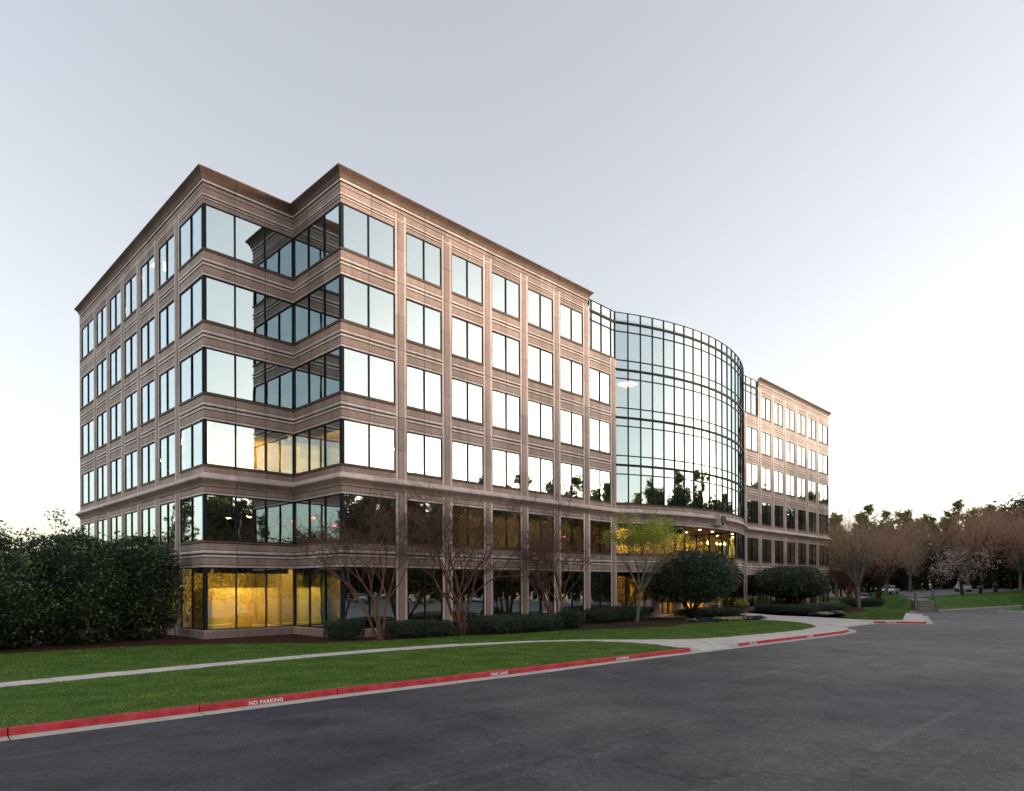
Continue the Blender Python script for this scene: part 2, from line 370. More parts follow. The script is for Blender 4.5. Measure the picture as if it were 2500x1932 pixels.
# bowed centre
S0, S1, TH = 25.6, 49.0, R_(28.0); HC = (S1-S0)/2; RC = HC/math.sin(TH); CS = (S0+S1)/2; CN = -RC*math.cos(TH); NP = 20
def arc(k, o=0.0):
    a = -TH+2*TH*k/NP; p = PB+Fv*(CS+(RC+o)*math.sin(a))+Nv*(CN+(RC+o)*math.cos(a)); return p
ROWS = [25.5, 24.64, 23.91, 21.54, 20.75, 20.03, 17.6, 16.79, 16.09, 13.63, 12.85, 12.1, 9.69]
THICK = {24.64, 20.75, 16.79, 12.85}
def chord(k): p, q = arc(k), arc(k+1); d = (q-p); ln = d.length; return p, d/ln, ln
def curtain(name, cells, rows, label=None):
    """cells: list of (P, d, length, x fractions)"""
    mb = MB(); spec = []
    for (P, d, ln, left, right) in cells:
        Mx = frame(P, d)
        def bx(a, b):
            n0 = len(mb.v); mb.box(a, b)
            for q in range(n0, len(mb.v)): mb.v[q] = tuple(Mx @ Vector(mb.v[q]))
        for z in rows:
            h = 0.085 if z in THICK else 0.04
            bx((0, -0.03 if z in THICK else 0.0, z-h), (ln, 0.12, z+h if z != rows[0] else z))
        bx((-0.036, -0.02, rows[-1]), (0.036, 0.115, rows[0]))
        if right: bx((ln-0.036, -0.02, rows[-1]), (ln+0.036, 0.115, rows[0]))
        for a, b in zip(rows[:-1], rows[1:]):
            ha = 0.085 if a in THICK else 0.04; hb = 0.085 if b in THICK else 0.04
            spec.append((P, d, ln/2, (a-ha+b+hb)/2, ln-0.076, a-ha-b-hb-0.004))
    o = mb.obj(name, M_['metal'], bld)
    for s_ in spec: add_pane(*s_, o, 0.05)
    return o
curtain('curtain_wall', [(*chord(k), True, k == NP-1) for k in range(NP)], ROWS)
for (xa, xs) in ((22.15, [22.15, 22.45, 23.75, 25.05, 25.58]), (49.05, [49.05, 49.6, 50.9, 52.2, 52.53])):
    cells = [(PB+Fv*a, Fv, b-a, True, b == xs[-1]) for a, b in zip(xs[:-1], xs[1:])]
    curtain('curtain_wall', cells, [25.5, 24.64, 23.91, 21.63])
def arc_course(name, prof, k0, k1, top, back=-0.3):
    pts = [(back, prof[0][1])]+[(o, d) for o, d, _ in prof]+[(back, prof[-1][1])]; n = len(pts)
    g = GAP/(RC*2*TH/NP)
    v = []
    for k in (k0+g, k1-g):
        for o, d in pts: p = arc(k, o); v.append((p.x, p.y, top-d))
    segm = [prof[0][2]]+[p[2] for p in prof]+[0]; segm[-2] = prof[-1][2]
    f = [(i, (i+1)%n, n+(i+1)%n, n+i) for i in range(n)]+[tuple(range(n-1,-1,-1)), tuple(range(n, 2*n))]
    return ob(name, mesh('granite_profile', v, f, GM, [segm[i] if i < n-1 else 0 for i in range(n)]+[0,0]), bld)
for k in range(NP):
    arc_course('ledge_panel', P_LEDGE_UP, k, k+1, SILL[2]); arc_course('ledge_block', P_LEDGE, k, k+1, 9.218); arc_course('ledge_panel', P_LEDGE_LO, k, k+1, 8.478)
    if k < 6 or k >= 14: arc_course('spandrel_panel', P_SPAN, k, k+1, SILL[1])
curtain('curtain_wall', [(*chord(k), True, k == 5) for k in range(6)], [8.03, 5.46])
curtain('curtain_wall', [(*chord(k), True, k == 19) for k in range(14, 20)], [8.03, 5.46])
# ---- interior: slabs, core, partitions, lights
e_ = 0.42
def foot(cut):
    pl = [(-5.32+e_, -5.44-LL+e_), (-5.32+e_, -5.44-e_), (e_, -5.44-e_), (e_, -e_), (S0-0.1, -e_)]
    def ar(k):
        a = -TH+2*TH*k/NP; return (CS+(RC-e_)*math.sin(a), CN+(RC-e_)*math.cos(a))
    if cut == 2: pl += [(31.9, -e_), (31.9, -3.4), (42.6, -3.4), (42.6, -e_)]
    elif cut == 1:
        pl += [ar(k) for k in range(0, 7)]+[(ar(6)[0], -3.4), (ar(14)[0], -3.4)]+[ar(k) for k in range(14, 21)]
    else: pl += [ar(k) for k in range(0, 21)]
    pl += [(S1+0.1, -e_), (LEN-e_, -e_), (LEN-e_, -5.44-LL+e_)]
    return [plan(*p)[:2] for p in pl]
def slab(cut, z0, z1, mats, name='floor_slab'):
    mb = MB(); mb.prism(foot(cut), z0, z1); mb.m = [0, 1]+[0]*(len(mb.f)-2)
    # concave cap polygons need triangulating
    me = mb.mesh(name, mats); bm = bmesh.new(); bm.from_mesh(me); bmesh.ops.triangulate(bm, faces=[f for f in bm.faces if len(f.verts) > 4]); bm.to_mesh(me); bm.free()
    return ob(name, me, bld)
slab(2, -0.3, 0.2, [M_['carpet'], M_['carpet']])
slab(1, HEAD[0]+0.06, SILL[1]-0.72, [M_['ceil'], M_['carpet']])
for k in range(1, 5): slab(0, HEAD[k]+0.06, SILL[k+1]-0.72, [M_['ceil'], M_['carpet']])
slab(0, HEAD[5]+0.06, 25.1, [M_['ceil'], M_['roof']], 'roof')
mb = MB(); mb.prism([plan(*p)[:2] for p in ((2.2,-31),(2.2,-12.5),(9,-12.5),(9,-8.2),(68,-8.2),(68,-31))], 0.0, 25.0)
mb.obj('core_wall', M_['inwall'], bld)
mb = MB()   # rear and far end walls
for a, b in (((LEN,-0.05),(LEN,-5.44-LL)), ((LEN,-5.44-LL),(-5.32,-5.44-LL))):
    p, q = Vector(plan(*a)), Vector(plan(*b)); d = (q-p).normalized(); n = Vector((-d.y, d.x, 0))*-0.3
    mb.prism([tuple((p)[:2]), tuple(q[:2]), tuple((q+n)[:2]), tuple((p+n)[:2])], 0, 25.7)
mb.obj('rear_wall', M_['rough'], bld)
def partition(a, b, z0, z1, th=0.12, mat='inwall', name='partition'):
    p, q = Vector(plan(*a)), Vector(plan(*b)); d = (q-p).normalized(); n = Vector((-d.y, d.x, 0))*th/2
    m = MB(); m.prism([tuple((p-n)[:2]), tuple((q-n)[:2]), tuple((q+n)[:2]), tuple((p+n)[:2])], z0, z1); return m.obj(name, M_[mat], bld)
partition((-3.6,-8.6), (0.5,-8.6), 0.2, 2.8); partition((0.5,-5.95), (0.5,-8.6), 0.2, HEAD[0]+0.06, mat='carpet'); partition((0.5,-8.6), (0.5,-12.5), 0.2, HEAD[0]+0.06, mat='carpet')  # dark partitions added to keep corner room light out of the notch windows
partition((-3.6,-8.6), (-3.6,-11.5), 0.2, 2.8)
for s_ in (9.2, 25.9, 47.5):
    for k in range(0, 6): partition((s_,-0.8), (s_,-8.2), (SILL[k]-0.7) if k else 0.2, HEAD[k]+0.06)
for n_ in (-13.2, -24.0):
    for k in range(0, 6): partition((-4.6,n_), (2.2,n_), (SILL[k]-0.7) if k else 0.2, HEAD[k]+0.06)
def lights(k, spots, mat='lamp', sx=0.3, sy=0.6):
    for s_, n_ in spots:
        if mat == 'lamp': sx = sy = 0.3
        m = MB(); m.box((-sx, -sy, 0), (sx, sy, 0.03))
        m.obj('ceiling_light', M_[mat], bld, Matrix.Translation(Vector(plan(s_, n_, HEAD[k]+0.022))) @ Matrix.Rotation(-PSI, 4, 'Z'))
        if mat == 'lamp':   # deep baffle round the tube
            m = MB()
            for a in (-1, 1): m.box((a*sx-0.02, -sy-0.02, -0.36), (a*sx+0.02, sy+0.02, 0.028)); m.box((-sx+0.02, a*sy-0.02, -0.36), (sx-0.02, a*sy+0.02, 0.027))
            m.obj('light_baffle', M_['metal'], bld, Matrix.Translation(Vector(plan(s_, n_, HEAD[k]+0.022))) @ Matrix.Rotation(-PSI, 4, 'Z'))
M_['cove'] = plain('lit_cove', (0.8,0.8,0.8), 0.5, 0, (1.0,0.70,0.20), 34.0)
M_['cove_dim'] = plain('dim_cove', (0.8,0.8,0.8), 0.5, 0, (1.0,0.62,0.15), 6.5)
def cove(P, d, x0, x1, k, y=0.55, mat='cove', drop=0.32):
    """bulkhead added behind the glass to hide the light strip on its room side"""
    m = MB(); m.box((x0, y, HEAD[k]-drop), (x1, y+0.08, HEAD[k]+0.058)); bk = m.obj('lamp_screen', M_['metal'], bld, frame(P, d))  # screen added only so the lit strip stays unseen from outside
    m = MB(); m.box((x0+0.1, y+0.085, HEAD[k]-drop+0.05), (x1-0.1, y+0.10, HEAD[k]-0.02)); m.obj('light_strip', M_[mat], bk, frame(P, d))
cove(PA, Fv, 0.7, 5.2, 0); cove(PL, dL, LL-3.4, LL-0.7, 0)
cove(PA, Fv, 0.7, 5.2, 2); cove(PI_, -Lv, 0.6, 4.8, 2)
partition((-3.9,-9.0), (2.2,-9.0), 8.9, HEAD[2]+0.06)  # this partition and the next added close by to catch golden lamp light
partition((4.0,-0.9), (4.0,-8.2), 8.9, HEAD[2]+0.06)
cove(PB, Fv, 11.6, 14.1, 1, 0.55, 'cove_dim'); cove(PB, Fv, 15.2, 17.7, 1, 0.55, 'cove_dim'); cove(PB, Fv, 18.8, 21.3, 1, 0.55, 'cove_dim')
partition((8.0,-4.6), (25.6,-4.6), 4.7, HEAD[1]+0.06)
cove(PB, Fv, 25.9, 31.8, 1, 0.3); cove(PB, Fv, 25.9, 31.0, 0, 0.55, 'cove_dim')
partition((25.9,-3.4), (32.4,-3.4), 0.2, HEAD[0]+0.06); partition((25.9,-3.2), (32.4,-3.2), 4.7, HEAD[1]+0.06)
cove(PB, Fv, 61.3, 62.6, 0, 0.55, 'cove_dim'); cove(PB, Fv, 63.8, 66.0, 1, 0.55, 'cove_dim')
for k_ in (0, 1): cove(Vector(plan(32.5,-3.3)), Fv, 0.4, 9.3, k_, 0.5, 'cove', 0.45)
lights(4, [(28.2,-0.6)], 'lampw', 0.6, 0.6)
lights(5, [(-4.0,-14.9)], 'lampw', 0.6, 0.9)
# ---- entrance recess under the bow
d6, d14 = arc(6), arc(14)
aS6 = CS+RC*math.sin(-TH+2*TH*6/NP); aS14 = CS+RC*math.sin(-TH+2*TH*14/NP); aN = CN+RC*math.cos(-TH+2*TH*6/NP)
# return faces of the opening (second storey)
P6 = Vector(plan(aS6, aN-0.05)); P14 = Vector(plan(aS14, -3.3))
for (P, d, ln) in ((P6, Lv, aN+3.2), (P14, -Lv, aN+3.2)):
    course('spandrel_panel', P_SPAN, P, d, 0, ln/2, SILL[1]); course('spandrel_panel', P_SPAN, P, d, ln/2, ln, SILL[1])
    window(P, d, 0.02, ln, SILL[1], HEAD[1]-0.03, (0.25, 0.5, 0.75))
# back wall of the recess, lit from inside
PK = Vector(plan(aS6, -3.3)); lk = aS14-aS6
course('spandrel_panel', P_SPAN, PK, Fv, 0, lk/2, SILL[1]); course('spandrel_panel', P_SPAN, PK, Fv, lk/2, lk, SILL[1])
window(PK, Fv, 0.05, 3.2, SILL[1], HEAD[1]-0.03, (0.33, 0.66)); window(PK, Fv, 4.2, lk-0.05, SILL[1], HEAD[1]-0.03, (0.25, 0.5, 0.75))
m = MB(); m.box((0, -0.12, 0), (0.96, 0.3, HEAD[1]-SILL[1]-0.03)); m.obj('pier', M_['light'], bld, frame(PK, Fv, 3.22, SILL[1]))
window(PK, Fv, -0.6, 2.6, 0.02, 3.95, (0.5,)); window(PK, Fv, 2.62, 6.6, 0.02, 3.95, (0.25, 0.5, 0.75)); window(PK, Fv, 6.62, lk+0.6, 0.02, 3.95, (0.5,))
m = MB(); m.prism([plan(*p)[:2] for p in ((aS6+0.02,-3.2),(aS14-0.02,-3.2),(aS14-0.02,aN-0.3),(CS,CN+RC-0.35),(aS6+0.02,aN-0.3))], HEAD[1]+0.02, HEAD[1]+0.05)
m.obj('entrance_soffit', M_['timber'], bld)
for s_, n_ in ((34.5,1.0), (37.3,1.2), (40.1,1.0), (35.5,-1.2), (39.0,-1.2)):
    m = MB(); m.cyl((0, 0), 0.12, 0.12, 0, 0.02, 12); m.obj('downlight', M_['lampw'], bld, Matrix.Translation(plan(s_, n_, HEAD[1]-0.003)))
# ground-floor walls under the bow: straight, with plinth, glazing and end piers
for (a, b) in ((25.72, 31.2), (43.5, 48.9)):
    for i in range(3): course('plinth_panel', P_PLINTH, PB, Fv, a+(b-a)*i/3, a+(b-a)*(i+1)/3, SILL[0])
    window(PB, Fv, a, b, SILL[0], HEAD[0], (0.25, 0.5, 0.75))
for s_ in (31.62, 43.05):
    m = MB(); m.box((-0.4, -0.06, 0), (0.4, 0.75, 1.75)); m.obj('pier', M_['light'], bld, frame(PB, Fv, s_, 0.0))
    m = MB(); m.box((-0.4, -0.06, 0), (0.4, 0.75, HEAD[0]-1.77)); m.obj('pier', M_['light'], bld, frame(PB, Fv, s_, 1.765))
for s_ in (34.6, 40.6):
    for z0, z1 in ((0.0, 1.9), (1.912, SILL[1]-1.5)):
        m = MB(); m.cyl((0, 0), 0.55, 0.55, z0, z1, 28); m.obj('column', M_['light'], bld, Matrix.Translation(plan(s_, 0.3)))
    m = MB(); m.cyl((0, 0), 0.66, 0.62, 0, 0.16, 28); m.obj('column_base', M_['light'], bld, Matrix.Translation(plan(s_, 0.3)))
# beam band across the opening carried by the columns
m = MB(); m.box((aS6, -0.9, SILL[1]-1.5), (aS14, -0.1, SILL[1]-0.9)); m.obj('entrance_beam', M_['light'], bld, frame(PB, Fv, 0, 0))
# ------------------------------------------------------------------ ground, road, lawns, paths
def asphalt(name, c0, c1, streak_dir, spec=0.25, worn=True):
    m, n, l, b = base(name)
    g = n.new('ShaderNodeNewGeometry'); pos = g.outputs['Position']
    mp = n.new('ShaderNodeMapping'); mp.inputs['Rotation'].default_value = (0, 0, streak_dir); l.new(pos, mp.inputs['Vector'])
    mp2 = n.new('ShaderNodeMapping'); mp2.inputs['Scale'].default_value = (0.07, 2.6, 1); l.new(mp.outputs[0], mp2.inputs['Vector'])
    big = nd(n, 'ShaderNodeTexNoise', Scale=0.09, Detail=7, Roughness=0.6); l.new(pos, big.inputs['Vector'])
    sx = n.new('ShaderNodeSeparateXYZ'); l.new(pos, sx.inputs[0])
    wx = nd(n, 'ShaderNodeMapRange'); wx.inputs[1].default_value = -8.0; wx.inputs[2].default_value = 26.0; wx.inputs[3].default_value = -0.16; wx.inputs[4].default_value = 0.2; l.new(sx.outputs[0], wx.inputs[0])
    ad = nd(n, 'ShaderNodeMath', operation='ADD'); l.new(big.outputs['Fac'], ad.inputs[0]); l.new(wx.outputs[0], ad.inputs[1])   # lighter along x: worn sealcoat, plus road sheen painted into the colour
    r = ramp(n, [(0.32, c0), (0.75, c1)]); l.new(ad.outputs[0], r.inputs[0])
    st = nd(n, 'ShaderNodeTexNoise', Scale=1.0, Detail=3, Roughness=0.5); l.new(mp2.outputs[0], st.inputs['Vector'])
    r2 = ramp(n, [(0.58, (0,0,0)), (0.74, (0.6,0.6,0.6))]); l.new(st.outputs['Fac'], r2.inputs[0])
    fine = nd(n, 'ShaderNodeTexNoise', Scale=26.0, Detail=5, Roughness=0.85); l.new(pos, fine.inputs['Vector'])
    r3 = ramp(n, [(0.47, (0,0,0)), (0.60, (1,1,1))]); l.new(fine.outputs['Fac'], r3.inputs[0])
    mm = nd(n, 'ShaderNodeMix', data_type='RGBA', blend_type='MULTIPLY'); mm.inputs[0].default_value = 1.0; l.new(r2.outputs[0], mm.inputs[6]); l.new(r3.outputs[0], mm.inputs[7])
    mx = nd(n, 'ShaderNodeMix', data_type='RGBA', blend_type='MIX'); l.new(mm.outputs[2], mx.inputs[0]); l.new(r.outputs[0], mx.inputs[6]); mx.inputs[7].default_value = (0.24, 0.23, 0.22, 1)
    mg = nd(n, 'ShaderNodeMix', data_type='RGBA', blend_type='MULTIPLY'); mg.inputs[0].default_value = 0.9; l.new(mx.outputs[2], mg.inputs[6])
    r4 = ramp(n, [(0.36, (0.42,0.42,0.42)), (0.64, (1.6,1.6,1.6))]); l.new(fine.outputs['Fac'], r4.inputs[0]); l.new(r4.outputs[0], mg.inputs[7])
    out = mg.outputs[2]
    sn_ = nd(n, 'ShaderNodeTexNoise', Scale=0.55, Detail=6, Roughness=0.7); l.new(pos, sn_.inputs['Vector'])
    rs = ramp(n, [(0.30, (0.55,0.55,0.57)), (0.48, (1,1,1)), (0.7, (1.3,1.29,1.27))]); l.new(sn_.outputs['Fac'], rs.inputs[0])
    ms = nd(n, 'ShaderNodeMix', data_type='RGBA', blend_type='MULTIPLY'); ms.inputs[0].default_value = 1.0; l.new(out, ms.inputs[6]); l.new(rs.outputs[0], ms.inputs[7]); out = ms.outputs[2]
    md = nd(n, 'ShaderNodeTexNoise', Scale=7.0, Detail=6, Roughness=0.85); l.new(pos, md.inputs['Vector'])
    rm = ramp(n, [(0.32, (0.55,0.55,0.55)), (0.5, (0.95,0.95,0.95)), (0.66, (1.7,1.68,1.65))]); l.new(md.outputs['Fac'], rm.inputs[0])
    m5 = nd(n, 'ShaderNodeMix', data_type='RGBA', blend_type='MULTIPLY'); m5.inputs[0].default_value = 0.8; l.new(out, m5.inputs[6]); l.new(rm.outputs[0], m5.inputs[7]); out = m5.outputs[2]
    # meandering hairline cracks sealed darker
    vo = nd(n, 'ShaderNodeTexVoronoi', feature='DISTANCE_TO_EDGE', Scale=0.06); wn = nd(n, 'ShaderNodeTexNoise', Scale=0.8, Detail=4); l.new(pos, wn.inputs['Vector'])
    va = nd(n, 'ShaderNodeVectorMath', operation='MULTIPLY_ADD'); va.inputs[1].default_value = (2.2,2.2,0); l.new(wn.outputs['Color'], va.inputs[0]); l.new(pos, va.inputs[2]); l.new(va.outputs[0], vo.inputs['Vector'])
    rc = ramp(n, [(0.0, (0.6,0.6,0.6)), (0.0016, (1,1,1))]); l.new(vo.outputs['Distance'], rc.inputs[0])
    mc = nd(n, 'ShaderNodeMix', data_type='RGBA', blend_type='MULTIPLY'); mc.inputs[0].default_value = 1.0; l.new(out, mc.inputs[6]); l.new(rc.outputs[0], mc.inputs[7]); out = mc.outputs[2]
    l.new(out, b.inputs['Base Color']); b.inputs['Roughness'].default_value = 0.7; b.inputs['Specular IOR Level'].default_value = spec
    bp = nd(n, 'ShaderNodeBump', Strength=0.7, Distance=0.012); l.new(fine.outputs['Fac'], bp.inputs['Height']); l.new(bp.outputs[0], b.inputs['Normal'])
    return m
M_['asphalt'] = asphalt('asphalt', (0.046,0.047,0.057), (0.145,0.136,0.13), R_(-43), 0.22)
M_['asphalt2'] = asphalt('asphalt_worn', (0.13,0.135,0.15), (0.19,0.19,0.20), R_(-30), 0.3)
M_['turf'] = mottled('turf', [(0.3,(0.034,0.085,0.010)),(0.55,(0.07,0.15,0.019)),(0.75,(0.15,0.20,0.045))], 0.9, 6, 0.8, 0.6, 26.0, 0.8, [(0.3,(0.35,0.4,0.3)),(0.7,(1.3,1.3,1.1))], spec=0.1)
M_['blade'] = leafy('grass_blades', (0.052,0.118,0.012), (0.135,0.235,0.030), (0.33,0.36,0.10), 0.5, 0.35, 0.7, 1.3)
M_['concrete'] = mottled('pale_concrete', [(0.3,(0.54,0.50,0.455)),(0.7,(0.70,0.655,0.61))], 1.4, 8, 0.85, 0.15, 60.0, 0.35, spec=0.2)
M_['gutter'] = mottled('gutter_concrete', [(0.3,(0.42,0.40,0.35)),(0.7,(0.60,0.57,0.51))], 2.0, 8, 0.9, 0.2, 70.0, 0.5, spec=0.2)
M_['red'] = mottled('red_kerb_paint', [(0.28,(0.34,0.022,0.030)),(0.5,(0.55,0.036,0.052)),(0.75,(0.62,0.09,0.105))], 3.0, 9, 0.55, 0.25, 40.0, 0.45, spec=0.35)
def chipped():
    m, n, l, b = base('red_kerb_paint'); g = n.new('ShaderNodeNewGeometry'); pos = g.outputs['Position']
    a = nd(n, 'ShaderNodeTexNoise', Scale=2.6, Detail=9, Roughness=0.65); l.new(pos, a.inputs['Vector'])
    r = ramp(n, [(0.28,(0.34,0.022,0.030)),(0.5,(0.55,0.036,0.052)),(0.75,(0.62,0.09,0.105))]); l.new(a.outputs['Fac'], r.inputs[0])
    c = nd(n, 'ShaderNodeTexNoise', Scale=9.0, Detail=8, Roughness=0.8); l.new(pos, c.inputs['Vector'])
    k = ramp(n, [(0.655,(0,0,0)),(0.675,(1,1,1))]); l.new(c.outputs['Fac'], k.inputs[0])
    x = nd(n, 'ShaderNodeMix', data_type='RGBA', blend_type='MIX'); l.new(k.outputs[0], x.inputs[0]); l.new(r.outputs[0], x.inputs[6]); x.inputs[7].default_value = (0.42,0.36,0.32,1)
    d = nd(n, 'ShaderNodeTexNoise', Scale=1.1, Detail=7, Roughness=0.75); l.new(pos, d.inputs['Vector'])
    q = ramp(n, [(0.28,(0.45,0.42,0.42)),(0.46,(1,1,1))]); l.new(d.outputs['Fac'], q.inputs[0])
    y = nd(n, 'ShaderNodeMix', data_type='RGBA', blend_type='MULTIPLY'); y.inputs[0].default_value = 1.0; l.new(x.outputs[2], y.inputs[6]); l.new(q.outputs[0], y.inputs[7])
    l.new(y.outputs[2], b.inputs['Base Color']); b.inputs['Roughness'].default_value = 0.55; b.inputs['Specular IOR Level'].default_value = 0.3
    return m
M_['red'] = chipped()
M_['mulch'] = mottled('pine_bark_mulch', [(0.3,(0.035,0.016,0.010)),(0.7,(0.11,0.05,0.032))], 6.0, 8, 0.95, 0.9, 45.0, 0.8, spec=0.1)
M_['cover'] = mottled('dry_groundcover', [(0.3,(0.028,0.030,0.014)),(0.7,(0.07,0.066,0.034))], 4.0, 8, 0.95, 0.9, 38.0, 0.9, spec=0.1)
M_['litter'] = mottled('leaf_litter', [(0.3,(0.05,0.030,0.018)),(0.7,(0.12,0.075,0.045))], 0.5, 8, 0.95, 0.5, 9.0, 0.7, spec=0.1)
M_['oldconc'] = mottled('old_concrete', [(0.3,(0.17,0.16,0.145)),(0.7,(0.30,0.285,0.26))], 2.5, 8, 0.9, 0.2, 50.0, 0.5, spec=0.2)
M_['white'] = plain('white_paint', (0.78,0.77,0.74), 0.6)
M_['rail'] = plain('rail_metal', (0.05,0.05,0.052), 0.45, 0.5)
def sheet(name, poly, z, mat, kind='structure'):
    n = len(poly); ar = sum(poly[i][0]*poly[(i+1)%n][1]-poly[(i+1)%n][0]*poly[i][1] for i in range(n))
    if ar < 0: poly = poly[::-1]
    bm = bmesh.new(); bm.faces.new([bm.verts.new((p[0], p[1], z)) for p in poly])
    bmesh.ops.triangulate(bm, faces=bm.faces[:])
    me = bpy.data.meshes.new(name); bm.to_mesh(me); bm.free(); me.materials.append(mat)
    o = ob(name, me); o['kind'] = kind; return o
sheet('ground', [(-1500,-1500),(1500,-1500),(1500,1500),(-1500,1500)], -0.22, M_['litter'])
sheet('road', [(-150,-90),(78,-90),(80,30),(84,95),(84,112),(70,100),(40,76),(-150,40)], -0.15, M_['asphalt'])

KB = [(-66.0,-39.5),(-30.0,-4.6),(-18.2,6.55),(-14.2,10.15),(-10.34,13.63),(-7.59,16.14),(-4.9,18.66),(-1.93,21.2),(0.93,23.71),(3.39,26.02),(5.82,28.22),(8.1,30.19)]
KC = [(11.2,32.87),(13.1,34.55),(15.0,36.25),(16.6,37.65),(18.2,39.1),(19.6,40.35),(20.75,41.5),(21.6,42.7),(22.2,43.9),(22.55,45.2),(22.75,46.9)]
KD = [(28.3,51.95),(29.8,51.35),(31.45,50.55),(33.2,53.4),(36.0,58.2),(39.25,63.7)]
def off(pl, d):
    out = []
    for i, p in enumerate(pl):
        a = Vector(pl[max(i-1,0)]); b = Vector(pl[min(i+1,len(pl)-1)]); t = (b-a).normalized(); out.append((p[0]-t.y*d, p[1]+t.x*d))
    return out
KBb, KCb, KDb = off(KB, 0.16), off(KC, 0.16), off(KD, 0.16)
def setback(a, b, d=0.74):
    a = Vector(a); b = Vector(b); t = (b-a).normalized(); n = Vector((-t.y, t.x))*d; return [tuple(a+n), tuple(b+n)]
DROP1 = (KB[-1], KC[0]); DROP2 = (KC[-1], KD[0])
KB_END = setback(*DROP1); KC_END = setback(*DROP2)
lawn_pl = KBb+KB_END+KCb[:-1]+[KCb[-1]]+KC_END+KDb+[(40.9,69.6),(52,93),(62,116),(62,200),(-150,200),(-150,-39)]
mb = MB(); mb.prism(lawn_pl, -0.35, 0.0)
me = mb.mesh('lawn', M_['turf']); bm = bmesh.new(); bm.from_mesh(me); bmesh.ops.triangulate(bm, faces=[f for f in bm.faces if len(f.verts) > 4]); bm.to_mesh(me); bm.free()
ob('lawn', me, None, None, kind='structure')
path_near = [(-42.0,-12.7),(-26.0,5.6),(-14.79,19.2),(-12.51,21.85),(-10.12,24.8),(-7.71,27.32),(-5.3,29.5),(-2.6,31.5),(-0.2,32.95),(1.9,33.95),(3.92,34.24),(5.8,33.37),(7.11,31.87),(7.93,30.3)]
path_far = [(20.36,54.49),(21.07,53.57),(21.7,52.2),(21.93,50.6),(21.6,47.9),(20.7,45.2),(18.41,42.26),(15.69,39.91),(11.89,36.84),(9.71,35.6),(7.2,35.33),(3.71,35.49),(1.0,34.85),(-3.08,33.0),(-6.25,30.6),(-9.32,27.6),(-13.26,23.15),(-15.5,20.4),(-26.7,7.0),(-42.7,-11.3)]
walk = path_near[:-1]+[KB_END[0], KB_END[1], KCb[0]]+KCb[1:]+KC_END+KDb+[(39.3,66.4),(35.0,59.4),(31.52,53.63),(28.9,53.3),(27.9,56.0),(26.6,59.0),(24.8,61.6),(24.3,64.5),(24.1,68.5),(25.2,71.4),(22.0,69.5),(21.9,66.0),(22.2,63.5),(21.0,58.0)]+path_far
sheet('footpath', walk, 0.006, M_['concrete'])
sheet('entrance_plaza', [plan(*p)[:2] for p in ((31.9,2.6),(42.5,2.6),(42.5,-3.4),(31.9,-3.4))], 0.012, M_['concrete'])
# thin expansion joints across the footpath are real saw cuts: dark slivers 3 mm proud
mbj = MB()
def cut(a, b, w_=0.012):
    a = Vector((*a, 0)); b = Vector((*b, 0)); d = (b-a).normalized(); n = Vector((-d.y, d.x, 0))*w_
    mbj.add([(a-n)[:2]+(0.009,), (b-n)[:2]+(0.009,), (b+n)[:2]+(0.009,), (a+n)[:2]+(0.009,)] if False else [((a-n).x,(a-n).y,0.009),((b-n).x,(b-n).y,0.009),((b+n).x,(b+n).y,0.009),((a+n).x,(a+n).y,0.009)], [(0,1,2,3)])
for t in range(1, 14):
    i = t*0.8
    f0 = min(int(i), len(path_near)-3); fr = i-f0
    a = Vector(path_near[f0]).lerp(Vector(path_near[f0+1]), fr)
    pf = path_far[::-1][:14]
    b = min((Vector(pf[j]).lerp(Vector(pf[j+1]), q/10) for j in range(len(pf)-1) for q in range(11)), key=lambda p: (p-a).length)
    if (b-a).length < 2.5: cut(a, b)
for a, b in (((9.6,31.6),(9.7,35.6)),((11.3,33.2),(10.9,36.1)),((14.9,36.4),(13.7,38.4)),((18.0,39.2),(16.4,40.6)),((20.9,42.0),(19.3,43.4)),((22.6,46.0),(21.4,47.2)),((21.9,50.2),(27.6,51.8)),((21.2,53.4),(28.0,55.6)),((21.0,57.5),(26.9,58.6)),((21.9,62.5),(24.6,62.6))): cut(a, b)
mbj.obj('footpath_joints', M_['joint'], None, None, kind='structure')
bed = [(-24.6,26.7),(-22.34,29.02),(-19.78,31.31),(-17.55,32.7),(-14.74,33.7),(-12.0,33.9),(-9.5,33.75),(-6.52,35.5),(-3.23,38.0),(-0.6,39.4),(1.6,41.0),(3.6,42.4),(3.3,49.3),(-8.9,37.3),(-13.3,41.0),(-17.0,37.2),(-36,56),(-48,50)]
sheet('mulch_bed', bed, 0.004, M_['mulch'])
bed2 = [(3.6,42.4),(5.4,43.4),(8.0,44.6),(11.0,46.0),(13.2,49.8),(14.0,51.3),(16.5,52.4),(19.4,54.3),(20.6,56.5),(21.8,61.5),(22.0,65.8),(15.0,61.5),(3.3,49.3)]
sheet('groundcover_bed', bed2, 0.003, M_['cover'])
bed3 = [(24.6,69.2),(25.0,64.0),(26.8,60.4),(28.6,58.6),(30.4,60.4),(32.6,66.0),(38.0,70.5),(41.5,79.0),(47.0,88.0),(42.3,89.0),(26.0,72.6)]
sheet('mulch_bed', bed3, 0.004, M_['mulch'])
